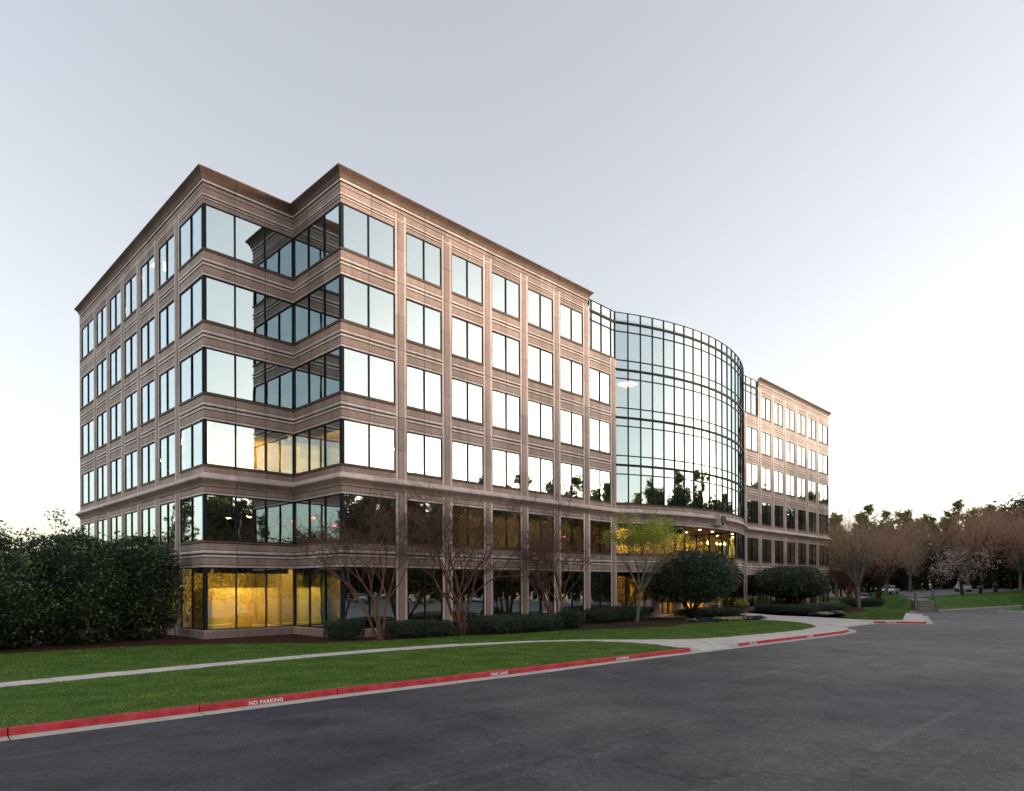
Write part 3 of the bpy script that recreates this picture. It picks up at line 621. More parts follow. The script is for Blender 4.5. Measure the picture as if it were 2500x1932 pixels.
# kerbs
def kerb_piece(pts, prof, mats, mi):
    """sweep closed profile (offset back, z) along pts"""
    n = len(prof); v = []
    for i, p in enumerate(pts):
        a = Vector(pts[max(i-1,0)]); b = Vector(pts[min(i+1,len(pts)-1)]); t = (b-a).normalized()
        v += [(p[0]-t.y*o, p[1]+t.x*o, z) for o, z in prof]
    f = []; m = []
    for i in range(len(pts)-1):
        for k in range(n):
            f.append((i*n+k, (i+1)*n+k, (i+1)*n+(k+1)%n, i*n+(k+1)%n)); m.append(mi[k])
    f += [tuple(range(n)), tuple((len(pts)-1)*n+k for k in range(n-1,-1,-1))]; m += [mi[0], mi[0]]
    return v, f, m
KP = [(0.0,-0.17),(0.012,-0.03),(0.022,0.005),(0.05,0.022),(0.155,0.022),(0.165,0.015),(0.165,-0.3),(0.0,-0.3)]
GP = [(-0.45,-0.146),(-0.01,-0.138),(-0.01,-0.25),(-0.45,-0.25)]
def resample(pl, step=0.6):
    out = [tuple(pl[0])]
    for a, b in zip(pl[:-1], pl[1:]):
        L_ = (Vector(b)-Vector(a)).length; k = max(1, int(L_/step)); out += [tuple(Vector(a).lerp(Vector(b), i/k)) for i in range(1, k+1)]
    return out
def build_kerb(name, label, pl, breaks, paint_top, first=0, extra=()):
    root = thing(name, label, 'kerb', (pl[first][0], pl[first][1], 0))
    for i, (a, b) in enumerate(breaks):
        seg = pl[a:b+1]
        # pull the ends back 6 mm to leave the joint open
        s0 = Vector(seg[0]); s1 = Vector(seg[1]); seg[0] = tuple(s0+(s1-s0).normalized()*0.012)
        e0 = Vector(seg[-1]); e1 = Vector(seg[-2]); seg[-1] = tuple(e0+(e1-e0).normalized()*0.012)
        pts = resample(seg)
        mi = [0,0,0 if paint_top else 1,0 if paint_top else 1,0 if paint_top else 1,1,1,1]
        v, f, m = kerb_piece(pts, KP, None, mi)
        ob('kerb_section', mesh('kerb_section', v, f, [M_['red'], M_['concrete']], m), root)
        v, f, m = kerb_piece(pts, GP, None, [0]*4)
        ob('gutter_section', mesh('gutter_section', v, f, M_['gutter'], m), root)
    return root
kerb1 = build_kerb('fire_lane_kerb', 'long red painted kerb edging the front lawn beside the dark road', KB, [(i, i+1) for i in range(len(KB)-1)], True, 4)
kerb2 = build_kerb('footpath_kerb', 'curved kerb with red face and pale top around the wide footpath', KC, [(0,2),(2,4),(4,6),(6,8),(8,10)], False)
kerb3 = build_kerb('corner_kerb', 'short red faced kerb at the far corner of the footpath by the road', KD, [(0,2),(2,3),(3,4),(4,5)], False)
# dropped kerbs: gutter strip, sloping slab and two tapering wings
def dropped(label, A_, B_):
    A_ = Vector((*A_,0)); B_ = Vector((*B_,0)); t = (B_-A_).normalized(); n = Vector((-t.y,t.x,0)); Z = lambda z: Vector((0,0,z))
    dk = thing('dropped_kerb', label, 'kerb', tuple((A_+B_)/2))
    v, f, m = kerb_piece([tuple((A_+t*0.015)[:2]), tuple((B_-t*0.015)[:2])], GP, None, [0]*4); ob('gutter_section', mesh('gutter_section', v, f, M_['gutter'], m), dk)
    a = A_+t*0.02; b = B_-t*0.02
    ob('ramp_slab', mesh('ramp_slab', [a+Z(-0.137), b+Z(-0.137), b+n*0.76+Z(0.010), a+n*0.76+Z(0.010), a+n*0.76+Z(-0.2), b+n*0.76+Z(-0.2), a+Z(-0.2), b+Z(-0.2)], [(0,1,2,3),(3,2,5,4),(0,3,4,6),(1,7,5,2),(6,4,5,7),(0,6,7,1)], M_['concrete']), dk)
    for p, s_ in ((a, 1), (b, -1)):
        e = p+t*s_*0.95
        v = [p+Z(-0.16), p+n*0.02+Z(0.015), p+n*0.16+Z(0.018), p+n*0.74+Z(0.014), e+n*0.02+Z(-0.128), e+n*0.70+Z(0.004)]
        fs = [(0,4,1),(1,4,5,2),(2,5,3),(0,1,2,3)]
        if s_ < 0: fs = [q[::-1] for q in fs]
        ob('ramp_wing', mesh('ramp_wing', v, fs, M_['gutter']), dk)
dropped('grey dropped kerb ramp between the long red kerb and the curved footpath kerb', *DROP1)
dropped('grey dropped kerb at the footpath opening toward the entrance drive', *DROP2)
# stencilled words on the kerb face
def lettering(text, root, A_, B_, s_a, s_b, zb, h):
    A_ = Vector((*A_,0)); B_ = Vector((*B_,0)); d = (B_-A_).normalized(); n = Vector((d.y,-d.x,0))
    cu = bpy.data.curves.new('lettering', 'FONT'); cu.body = text; cu.size = 1.0; cu.extrude = 0.002; cu.offset = 0.035; cu.space_character = 1.12
    tmp = bpy.data.objects.new('lettering', cu); col.objects.link(tmp); bpy.context.view_layer.update()
    me = bpy.data.meshes.new_from_object(tmp.evaluated_get(bpy.context.evaluated_depsgraph_get())); col.objects.unlink(tmp); bpy.data.objects.remove(tmp)
    co = np.array([v.co for v in me.vertices]); mn, mx = co.min(0), co.max(0)
    sx = (s_b-s_a)/(mx[0]-mn[0]); sy = h/(mx[1]-mn[1])
    o = A_+d*s_a+n*(0.004 - 0.012)
    up = Vector((0,0,1))
    for v in me.vertices:
        x = (v.co.x-mn[0])*sx; y = (v.co.y-mn[1])*sy
        lean = 0.0105*(zb+y+0.15)/0.12   # follow the slightly battered face
        p = o+d*x+up*(zb+y)+n*(v.co.z+0.012-lean); v.co = p
    me.materials.clear(); me.materials.append(M_['white'])
    ob('lettering', me, root, None, label='white stencilled words '+text)
lettering('NO PARKING', kerb1, KB[5], KB[6], 1.20, 2.10, -0.125, 0.10)
lettering('FIRE LANE', kerb1, KB[7], KB[8], 1.62, 2.36, -0.125, 0.10)
lettering('NO PARKING', kerb1, KB[9], KB[10], 1.08, 1.88, -0.12, 0.10)
lettering('FIRE LANE', kerb2, KC[0], KC[1], 1.0, 1.75, -0.12, 0.10)
lettering('NO PARKING', kerb2, KC[3], KC[4], 0.2, 1.0, -0.12, 0.10)
lettering('FIRE LANE', kerb3, KD[0], KD[1], 0.75, 1.5, -0.12, 0.10)

# ---- raised lawn and upper car park beyond the road
Q = Vector((40.85,69.7)); N1 = Vector((-0.573,0.82)).normalized(); N2 = Vector((0.91,-0.414)).normalized()
def terr(x, y):
    p = Vector((x, y))-Q; d1 = p.dot(N1); d2 = p.dot(N2)
    u = min(d1/3.2, d2/1.7)
    if u <= 0: return 0.0, d1, d2
    s = min(u, 1.0); s = s*s*(3-2*s)
    return s*(1.2+0.022*max(0, x-55)), d1, d2
gx = np.arange(38, 150, 1.0); gy = np.arange(64, 170, 1.0)
V = []; idx = {}
for i, x in enumerate(gx):
    for j, y in enumerate(gy):
        idx[i, j] = len(V); V.append((x, y, terr(x, y)[0]-0.17))
slope_f, lot_f = [], []
for i in range(len(gx)-1):
    for j in range(len(gy)-1):
        h, d1, d2 = terr(gx[i]+0.5, gy[j]+0.5)
        if max(terr(gx[i+a], gy[j+b])[0] for a in (0,1) for b in (0,1)) <= 0: continue
        q = (idx[i,j], idx[i+1,j], idx[i+1,j+1], idx[i,j+1]); slope_f.append(q)
        if d1 > 9.5 and d2 > 4.0 and d1 < 48: lot_f.append(q)
ob('lawn_slope', mesh_np('lawn_slope', V, slope_f, M_['turf'], smooth=True), None, None, kind='structure')
ob('car_park', mesh_np('car_park', np.array(V)+np.array((0,0,0.012)), lot_f, M_['asphalt2'], smooth=True), None, None, kind='structure')
def th(x, y): return terr(x, y)[0]-0.17
mb = MB()
for k in range(12):   # painted bay lines, flat on the lot
    c = Q+N1*13+Vector((N1.y,-N1.x))*(12+k*2.9); e = c+N1*4.8
    for a, b in ((c, e),):
        wv = Vector((N1.y,-N1.x))*0.07
        mb.add([(*(a-wv), th(*a)+0.03), (*(a+wv), th(*a)+0.03), (*(b+wv), th(*b)+0.03), (*(b-wv), th(*b)+0.03)], [(0,1,2,3)])
mb.obj('parking_lines', M_['white'], None, None, kind='structure')
# kerb of the raised lawn
kl = thing('slope_kerb', 'low grey kerb along the foot of the raised lawn across the road', 'kerb', (46.4,73.2,0))
T1 = Vector((-N1.y, N1.x))*-1
pl = [tuple(Q+T1*a+N1*0.02) for a in range(2, 60, 3)]
for a, b in zip(pl[:-1], pl[1:]):
    if 43.2 < a[0] < 45.3: continue
    v, f, m = kerb_piece([a, b], [(0,-0.2),(0.01,-0.02),(0.14,-0.01),(0.14,-0.3),(0,-0.3)], None, [0]*5)
    ob('kerb_section', mesh('kerb_section', v, f, M_['gutter'], m), kl)
# steps with handrails
SN = Vector((0.45,0.893)).normalized(); ST = Vector((43.5,71.6)); SR = Vector((SN.y,-SN.x)); SW = 1.9
stp = thing('garden_steps', 'concrete steps with thin dark handrails climbing the grass bank to the car park', 'steps', (ST.x+0.8, ST.y+0.5, 0))
def sp(a, b): p = ST+SR*a+SN*b; return (p.x, p.y)
for k in range(7):
    m = MB(); m.prism([sp(0,k*0.32), sp(SW,k*0.32), sp(SW,k*0.32+0.34), sp(0,k*0.32+0.34)], -0.2, -0.15+0.17*(k+1)); m.obj('step', M_['oldconc'], stp)
m = MB(); m.prism([sp(0,7*0.32+0.03), sp(SW,7*0.32+0.03), sp(SW,3.9), sp(0,3.9)], 0.6, 1.06); m.obj('landing', M_['oldconc'], stp)
m = MB(); rows = [(3.92+0.8*k) for k in range(16)]
for k in range(15):
    q = [(*sp(0,rows[k]),0), (*sp(SW,rows[k]),0), (*sp(SW,rows[k+1]-0.02),0), (*sp(0,rows[k+1]-0.02),0)]
    m.add([(x, y, max(th(x, y)+0.05, 1.0)) for x, y, _ in q]+[(x, y, th(x, y)-0.1) for x, y, _ in q], [(0,1,2,3),(0,4,5,1),(1,5,6,2),(2,6,7,3),(3,7,4,0)])
m.obj('upper_path', M_['oldconc'], stp)
for a in (0.0, SW):
    m = MB(); m.prism([sp(a-0.14,-0.1), sp(a+0.0,-0.1), sp(a+0.0,2.6), sp(a-0.14,2.6)] if a == 0 else [sp(a,-0.1), sp(a+0.14,-0.1), sp(a+0.14,2.6), sp(a,2.6)], -0.2, 0.2); m.obj('cheek_wall', M_['oldconc'], stp)
for a in (0.12, SW-0.12):
    m = MB()
    p0 = (*sp(a,0.05),0.0); p1 = (*sp(a,0.05),0.95); p2 = (*sp(a,2.4),2.05); p3 = (*sp(a,2.4),1.0); p4 = (*sp(a,3.4),2.05); p5 = (*sp(a,3.4),1.0)
    m.tube([p0, p1, p2, p4, p5], 0.03, 8); m.tube([p3, p2], 0.025, 8); m.tube([(*sp(a,0.05),0.5), (*sp(a,2.4),1.55), (*sp(a,3.4),1.55)], 0.02, 6)
    m.obj('handrail', M_['rail'], stp, smooth=True)
# planted island on the right
isl = [(52.0,70.9),(54.0,73.3),(57.5,76.5),(62.0,79.2),(66.5,80.6),(69.5,79.0),(69.0,76.0),(65.0,72.6),(60.0,70.0),(55.5,69.2),(53.0,69.4)]
mb = MB(); mb.prism(isl, -0.3, 0.02); me = mb.mesh('grass_island', M_['turf']); o = ob('grass_island', me); o['kind'] = 'structure'
ki = thing('island_kerb', 'pale kerb ring around the small grass island at the right edge', 'kerb', (52.0,70.9,0))
cl = isl[::-1]; cl = cl+[cl[0]]
for a, b in zip(cl[:-1], cl[1:]):
    v, f, m = kerb_piece([a, b], [(0,-0.2),(0.01,-0.02),(0.14,0.0),(0.14,-0.3),(0,-0.3)] if False else [(0,-0.3),(0,0.03),(-0.14,0.02),(-0.15,-0.2)], None, [0]*4)
    ob('kerb_section', mesh('kerb_section', v, f, M_['gutter'], m), ki)
# ------------------------------------------------------------------ vegetation
M_['holly'] = leafy('holly_leaf', (0.010,0.024,0.008), (0.030,0.060,0.018), (0.14,0.18,0.055), 0.28, 0.18, 0.8)
M_['box'] = leafy('boxwood_leaf', (0.012,0.022,0.010), (0.028,0.050,0.020), (0.075,0.10,0.045), 0.38, 0.15, 1.5)
M_['magnolia'] = leafy('magnolia_leaf', (0.012,0.024,0.012), (0.034,0.058,0.026), (0.13,0.155,0.075), 0.28, 0.18, 1.0)
M_['spring'] = leafy('spring_leaf', (0.14,0.18,0.015), (0.30,0.35,0.035), (0.50,0.50,0.10), 0.5, 0.5)
M_['pine'] = leafy('pine_needle', (0.07,0.082,0.024), (0.13,0.14,0.035), (0.24,0.21,0.06), 0.5, 0.45, None, 2.2)
M_['petal_p'] = leafy('purple_petal', (0.02,0.012,0.06), (0.05,0.03,0.13), (0.12,0.09,0.25), 0.5, 0.2)
M_['petal_y'] = leafy('yellow_petal', (0.35,0.33,0.10), (0.60,0.58,0.25), (0.75,0.74,0.5), 0.5, 0.2)
M_['blossom'] = leafy('pale_blossom', (0.30,0.20,0.19), (0.42,0.32,0.31), (0.62,0.52,0.51), 0.6, 0.3)
M_['core'] = plain('dark_core', (0.010,0.016,0.008), 0.9)  # dark filler added inside shrubs and crowns to block light
def bark(name, a, b): return mottled(name, [(0.3,a),(0.7,b)], 5.0, 6, 0.9, 0.5, 30.0, 0.5, streak=(1,1,0.3), spec=0.1)
M_['myrtle'] = bark('myrtle_bark', (0.10,0.045,0.030), (0.27,0.14,0.095))
M_['twig'] = plain('brown_twig', (0.16,0.085,0.058), 0.85)
M_['twig_red'] = plain('red_brown_twig', (0.42,0.235,0.16), 0.85)
M_['twig_tan'] = plain('tan_twig', (0.40,0.28,0.17), 0.85)
M_['grey_bark'] = bark('grey_bark', (0.10,0.09,0.078), (0.26,0.24,0.21))
M_['dark_bark'] = bark('dark_bark', (0.018,0.012,0.009), (0.06,0.042,0.03))

def rot_basis(n, r):
    a = r.normal(size=(n,3)); a /= np.linalg.norm(a, axis=1)[:,None]
    h = r.normal(size=(n,3)); b = np.cross(a, h); b /= np.linalg.norm(b, axis=1)[:,None]
    return a, b
def leaf_quads(P, size, r, aspect=0.45, flat=0.0, jitter=0.35):
    """diamond leaves at P; flat>0 pulls them towards horizontal"""
    n = len(P); a, b = rot_basis(n, r)
    if flat: a[:,2] *= 1-flat; b[:,2] *= 1-flat; a /= np.linalg.norm(a, axis=1)[:,None]; b -= a*(a*b).sum(1)[:,None]; b /= np.linalg.norm(b, axis=1)[:,None]
    s = size*(1+jitter*r.uniform(-1,1,n))[:,None]
    V = np.stack([P-a*s, P+b*s*aspect, P+a*s, P-b*s*aspect], 1).reshape(-1,3)
    return V, np.arange(4*n).reshape(-1,4)
def lump(D, r, k=9, amp=0.10):
    """smooth bumps over directions D (n,3)"""
    out = np.zeros(len(D))
    for _ in range(k):
        c = r.normal(size=3); c /= np.linalg.norm(c); w_ = r.uniform(0.25, 0.6)
        out += r.uniform(-0.6, 1.0)*np.exp(-((D-c)**2).sum(1)/(w_*w_))
    return 1+amp*out
def super_dirs(n, r, e=3.2):
    D = r.normal(size=(n,3)); D /= np.linalg.norm(D, axis=1)[:,None]
    return D/((np.abs(D)**e).sum(1)**(1/e))[:,None], D
def shrub(name, label, c, rx, ry, h, n, size, mat, seed, rot=0.0, e=3.2, amp=0.10, cat='shrub', group=None, stem=True, z0=0.0, sprout=0.07):
    r = np.random.default_rng(seed)
    root = thing(name, label, cat, (c[0], c[1], z0), group)
    def pts(m, depth, rr):
        S, D = super_dirs(m, rr, e); L_ = lump(D, np.random.default_rng(seed+1), 12, amp)
        k = L_*(1-np.abs(rr.normal(0, depth, m)))*(1+(rr.random(m) < sprout)*rr.uniform(0, 0.13, m))
        P = S*k[:,None]*np.array([rx, ry, h/2*1.04]); P[:,2] += h/2
        P = P[P[:,2] > 0.02]
        cs, sn = math.cos(rot), math.sin(rot); X = P[:,0]*cs-P[:,1]*sn; Y = P[:,0]*sn+P[:,1]*cs
        return np.stack([X+c[0], Y+c[1], P[:,2]+z0], 1)
    V, Q_ = leaf_quads(pts(n, 0.11, r), size, r, 0.5, 0.2)
    fo = ob('foliage', mesh_np('foliage', V, Q_, mat), root)
    # solid dark filler added to stop light passing straight through
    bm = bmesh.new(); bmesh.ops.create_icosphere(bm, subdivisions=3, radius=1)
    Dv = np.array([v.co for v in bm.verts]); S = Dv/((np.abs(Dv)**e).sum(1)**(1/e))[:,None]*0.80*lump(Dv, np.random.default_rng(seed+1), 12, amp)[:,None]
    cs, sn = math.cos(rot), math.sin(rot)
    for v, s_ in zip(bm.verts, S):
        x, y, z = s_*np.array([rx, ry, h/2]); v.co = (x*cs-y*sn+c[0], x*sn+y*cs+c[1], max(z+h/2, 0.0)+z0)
    me = bpy.data.meshes.new('dark_core'); bm.to_mesh(me); bm.free(); me.materials.append(M_['core'])
    ob('dark_core', me, fo)
    if stem:
        mb = MB()
        for k in range(4):
            a = r.uniform(0, 6.28); mb.tube([(c[0]+0.1*math.cos(a), c[1]+0.1*math.sin(a), z0-0.02), (c[0]+rx*0.4*math.cos(a), c[1]+ry*0.4*math.sin(a), z0+h*0.5)], [0.035, 0.02], 5)
        mb.obj('stem', M_['dark_bark'], root)
    return root
# -- the tall holly screen on the left
shrub('holly_shrub', 'tall dense dark green holly closest to the building corner', (-20.75,37.0), 1.9, 2.2, 5.55, 13000, 0.085, M_['holly'], 1, amp=0.13, e=2.9)
shrub('holly_shrub', 'broad dense dark holly in the middle of the tall screen', (-22.6,34.2), 2.6, 2.5, 5.5, 17000, 0.085, M_['holly'], 2, amp=0.15, e=2.6)
shrub('holly_shrub', 'lower rounded dark holly left of the tall ones', (-24.5,31.6), 2.7, 2.5, 4.45, 15000, 0.085, M_['holly'], 3, amp=0.16, e=2.5)
shrub('holly_shrub', 'lowest dark holly cut by the left picture edge', (-26.6,29.6), 2.6, 2.2, 3.6, 10000, 0.085, M_['holly'], 4, amp=0.16, e=2.5)
# -- clipped shrubs along the facade
def between(a, b): return ((a[0]+b[0])/2, (a[1]+b[1])/2), math.atan2(b[1]-a[1], b[0]-a[0]), math.hypot(b[0]-a[0], b[1]-a[1])/2
def hedge(name, label, a, b, wd, h, n, size, mat, seed, **kw):
    c, rt, hl = between(a, b); return shrub(name, label, c, hl, wd/2, h, n, size, mat, seed, rot=rt, **kw)
hedge('boxwood_hedge', 'small clipped boxwood at the foot of the projecting corner', (-10.1,35.6), (-8.0,36.3), 1.0, 1.08, 3200, 0.04, M_['box'], 11, e=4)
hedge('boxwood_hedge', 'low dark hedge between the first two bare crape myrtles', (-7.15,36.2), (-3.3,38.7), 1.5, 0.98, 6500, 0.045, M_['box'], 12, e=4)
hedge('boxwood_hedge', 'long low clipped hedge right of the second bare crape myrtle', (-2.6,39.0), (3.0,43.4), 1.9, 1.05, 9000, 0.045, M_['box'], 13, e=4)
shrub('boxwood_ball', 'round clipped boxwood ball at the end of the long hedge', (3.9,44.9), 0.95, 0.95, 1.25, 3800, 0.045, M_['box'], 14, e=2.6)
hedge('facade_hedge', 'loose dark hedge against the wall behind the boxwood ball', plan(19.6,1.4)[:2], plan(27.6,1.5)[:2], 1.6, 1.2, 8500, 0.05, M_['box'], 15, e=3.4, amp=0.16)
hedge('facade_hedge', 'dark hedge row behind the second crape myrtle against the windows', plan(8.2,1.3)[:2], plan(18.6,1.3)[:2], 1.2, 0.95, 8000, 0.05, M_['box'], 16, e=3.6, amp=0.14)
hedge('entrance_hedge', 'dark mounded hedge under the round evergreen by the entrance', (14.6,58.4), (21.9,63.6), 1.8, 0.78, 8500, 0.05, M_['box'], 17, e=3.0, amp=0.16)
hedge('juniper_hedge', 'low spreading dark shrubs right of the entrance path', (25.4,69.2), (29.2,63.2), 2.0, 0.9, 6500, 0.05, M_['box'], 18, e=2.8, amp=0.2)
hedge('juniper_hedge', 'low green shrubs in front of the multi stemmed evergreen', (29.0,66.2), (34.0,67.4), 2.2, 1.0, 6000, 0.05, M_['holly'], 19, e=2.8, amp=0.2)
hedge('juniper_hedge', 'taller dark shrubs against the right wing wall', (27.5,71.0), (33.5,75.8), 1.6, 1.25, 5000, 0.05, M_['box'], 20, e=2.8, amp=0.2)
hedge('boxwood_hedge', 'clipped dark hedge on the lawn beyond the building corner', (41.6,83.8), (47.6,85.6), 2.0, 1.05, 5000, 0.06, M_['box'], 21, e=3.4, amp=0.14)
shrub('island_shrub', 'low green shrub on the small island at the right edge', (60.0,74.2), 2.6, 1.5, 0.75, 2500, 0.06, M_['box'], 22, e=2.6, amp=0.2)

# -- bare branching
def tubes(segs, n):
    """segs (m,8): p0 p1 r0 r1 -> verts, quads"""
    S = np.asarray(segs, float); P0, P1 = S[:,0:3], S[:,3:6]; D = P1-P0; D /= np.linalg.norm(D, axis=1)[:,None]+1e-9
    up = np.where(np.abs(D[:,2:3]) > 0.9, np.array([[1.,0,0]]), np.array([[0,0,1.]])); U = np.cross(D, up); U /= np.linalg.norm(U, axis=1)[:,None]; Wv = np.cross(D, U)
    ang = np.arange(n)*2*math.pi/n; c = np.cos(ang)[None,:,None]; s_ = np.sin(ang)[None,:,None]
    ring = U[:,None,:]*c+Wv[:,None,:]*s_
    V = np.concatenate([P0[:,None,:]+ring*S[:,6][:,None,None], P1[:,None,:]+ring*S[:,7][:,None,None]], 1).reshape(-1,3)
    m = len(S); b = (np.arange(m)*2*n)[:,None]; k = np.arange(n)[None,:]; k2 = (k+1) % n
    Fq = np.stack([b+k, b+k2, b+n+k2, b+n+k], 2).reshape(-1,4)
    return V, Fq
def unit(v): return v/(np.linalg.norm(v)+1e-9)
def grow(out, tips, p, d, L_, r0, lvl, P, rd):
    """out[lvl] gets segments; P: dict of parameters"""
    k = P['steps']; r1 = r0*P['taper']; q = p.copy(); dd = d.copy()
    for i in range(k):
        dd = unit(dd+rd.normal(0, P['wob'], 3)+np.array([0,0,P['up'][min(lvl, len(P['up'])-1)]]))
        q2 = q+dd*L_/k; a = r0+(r1-r0)*i/k; b = r0+(r1-r0)*(i+1)/k
        out.append((lvl, np.concatenate([q, q2, [a, b]])))
        if lvl >= P['lat'] and rd.random() < P['latp']:
            ax = unit(np.cross(dd, rd.normal(size=3))); ld = unit(dd*0.7+ax*0.8)
            if lvl < P['max']: grow(out, tips, q2, ld, L_*0.6, b*0.55, lvl+1, P, rd)
        q = q2
    if lvl >= P['max']: tips.append((q, dd)); return
    nc = P['kids'][min(lvl, len(P['kids'])-1)]
    nc = int(nc)+(1 if rd.random() < nc-int(nc) else 0)
    ph = rd.uniform(0, 6.28); u = unit(np.cross(dd, np.array([0.3,0.2,1.0]))); w_ = np.cross(dd, u)
    for j in range(nc):
        a = ph+6.283*j/nc+rd.normal(0, 0.3); sp_ = P['spread'][min(lvl, len(P['spread'])-1)]*rd.uniform(0.6, 1.35)
        nd_ = unit(dd*math.cos(sp_)+(u*math.cos(a)+w_*math.sin(a))*math.sin(sp_))
        grow(out, tips, q, nd_, L_*P['ratio']*rd.uniform(0.75, 1.2), r1*(0.82 if nc < 3 else 0.7 if nc < 5 else 0.46), lvl+1, P, rd)
def bare_tree_mesh(seed, starts, P, thick_lvl, mats, rmin=0.0):
    rd = np.random.default_rng(seed); out = []; tips = []
    for (p, d, L_, r0) in starts: grow(out, tips, np.array(p, float), unit(np.array(d, float)), L_, r0, 0, P, rd)
    thick = [s for l_, s in out if l_ <= thick_lvl]; thin = [s for l_, s in out if l_ > thick_lvl]
    for s in thin: s[6] = max(s[6], rmin); s[7] = max(s[7], rmin*0.8)
    a = mesh_np('limbs', *tubes(thick, 7), mats[0], smooth=True); b = mesh_np('twigs', *tubes(thin, 3), mats[1])
    return a, b, tips
def dup(root, loc, rotz=0.0, scale=1.0, label=None, group=None):
    r = root.copy(); col.objects.link(r); Mx = Matrix.Translation(loc) @ Matrix.Rotation(rotz, 4, 'Z') @ Matrix.Scale(scale, 4)
    r.matrix_basis = Mx; W[r.name] = Mx
    if label: r['label'] = label
    if group: r['group'] = group
    for ch in list(root.children):
        c = ch.copy(); col.objects.link(c); c.parent = r
        for g in list(ch.children):
            d = g.copy(); col.objects.link(d); d.parent = c
    return r
def tree(name, label, loc, parts, group=None, rotz=0.0, cat='tree', scale=1.0):
    """parts: [(part name, mesh)] in local coordinates"""
    root = thing(name, label, cat, (0,0,0), group)
    for pn, me in parts: ob(pn, me, root)
    Mx = Matrix.Translation(loc) @ Matrix.Rotation(rotz, 4, 'Z') @ Matrix.Scale(scale, 4); root.matrix_basis = Mx; W[root.name] = Mx
    return root
PM = dict(steps=3, taper=0.77, wob=0.13, up=[0.02,0.05,0.07,0.09,0.06,0.04,0.02], lat=3, latp=0.36, max=7, kids=[2.3,2.2,2.2,2.1,2.1,2.2,2.2], spread=[0.42,0.45,0.45,0.5,0.55,0.6], ratio=0.755)
def myrtle(seed, nst, H, lean, base_r=0.09):
    rd = np.random.default_rng(seed+50); st = []
    for k in range(nst):
        a = 6.283*k/nst+rd.normal(0, 0.25); t = rd.uniform(0.14, 0.46)
        st.append(((0.10*math.cos(a), 0.10*math.sin(a), -0.05), (math.cos(a)*t+lean[0], math.sin(a)*t+lean[1], 1.0), H*0.30*rd.uniform(0.85, 1.15), base_r*rd.uniform(0.7, 1.15)))
    return bare_tree_mesh(seed, st, PM, 3, (M_['myrtle'], M_['twig']), 0.0065)
for i, (loc, n_, H, lean, lab) in enumerate((((-7.1,35.95,0), 4, 6.6, (-0.22,0.0), 'bare crape myrtle leaning left in front of the projecting corner'),
        ((-2.95,39.1,0), 6, 8.2, (0.02,0.0), 'tallest bare crape myrtle rising from one red brown trunk between the hedges'),
        ((3.0,46.0,0), 6, 7.7, (0.05,0.0), 'bare crape myrtle behind the boxwood ball'))):
    a, b, _ = myrtle(100+i, n_, H, lean); tree('crape_myrtle', lab, loc, [('trunk', a), ('twigs', b)], 'bare crape myrtles along the facade')
a, b, _ = myrtle(107, 5, 6.8, (0.05,0)); cm = tree('crape_myrtle', 'bare crape myrtle in shade near the right corner of the building', (43.6,86.5,0), [('trunk', a), ('twigs', b)], 'bare crape myrtles by the far corner')
dup(cm, (46.0,89.2,0), 1.9, 1.05, 'second bare crape myrtle past the right corner of the building')
# -- young green tree with spring leaves
PG = dict(steps=3, taper=0.74, wob=0.06, up=[0.03,0.04,0.05,0.05,0.03], lat=2, latp=0.25, max=5, kids=[2.4,2.3,2.3,2.2,2.2], spread=[0.24,0.30,0.36,0.42,0.5], ratio=0.78)
rd = np.random.default_rng(5)
st = [((0,0,-0.05),(0.02,0,1),2.3,0.15)]
P0 = dict(PG); P0['kids'] = [12,2.3,2.3,2.2,2.2]; P0['spread'] = [0.50,0.30,0.36,0.42,0.5]
a, b, tips = bare_tree_mesh(202, st, P0, 2, (M_['grey_bark'], M_['twig_tan']), 0.006)
TP = np.array([t[0] for t in tips]); r_ = np.random.default_rng(9)
# leaves flush on the upper outer shoots, in clumps
ctr = TP[(TP[:,2] > 6.0) | (r_.random(len(TP)) < 0.07)]
sel = ctr[r_.random(len(ctr)) < 0.42]
Pn = np.repeat(sel, 34, 0)+r_.normal(0, 0.19, (len(sel)*34, 3)); V, Q_ = leaf_quads(Pn, 0.075, r_, 0.5, 0.3)
tree('spring_tree', 'slim vase shaped tree with fresh yellow green leaves near the entrance', (9.1,48.8,0), [('trunk', a), ('twigs', b), ('leaves', mesh_np('leaves', V, Q_, M_['spring']))])
# mulch ring
mb = MB(); mb.lathe([(2.3,0.0),(1.8,0.05),(1.0,0.13),(0.35,0.2),(0.01,0.22)], 28, (9.1,48.5)); o = mb.obj('mulch_ring', M_['mulch'], smooth=True); o['kind'] = 'structure'
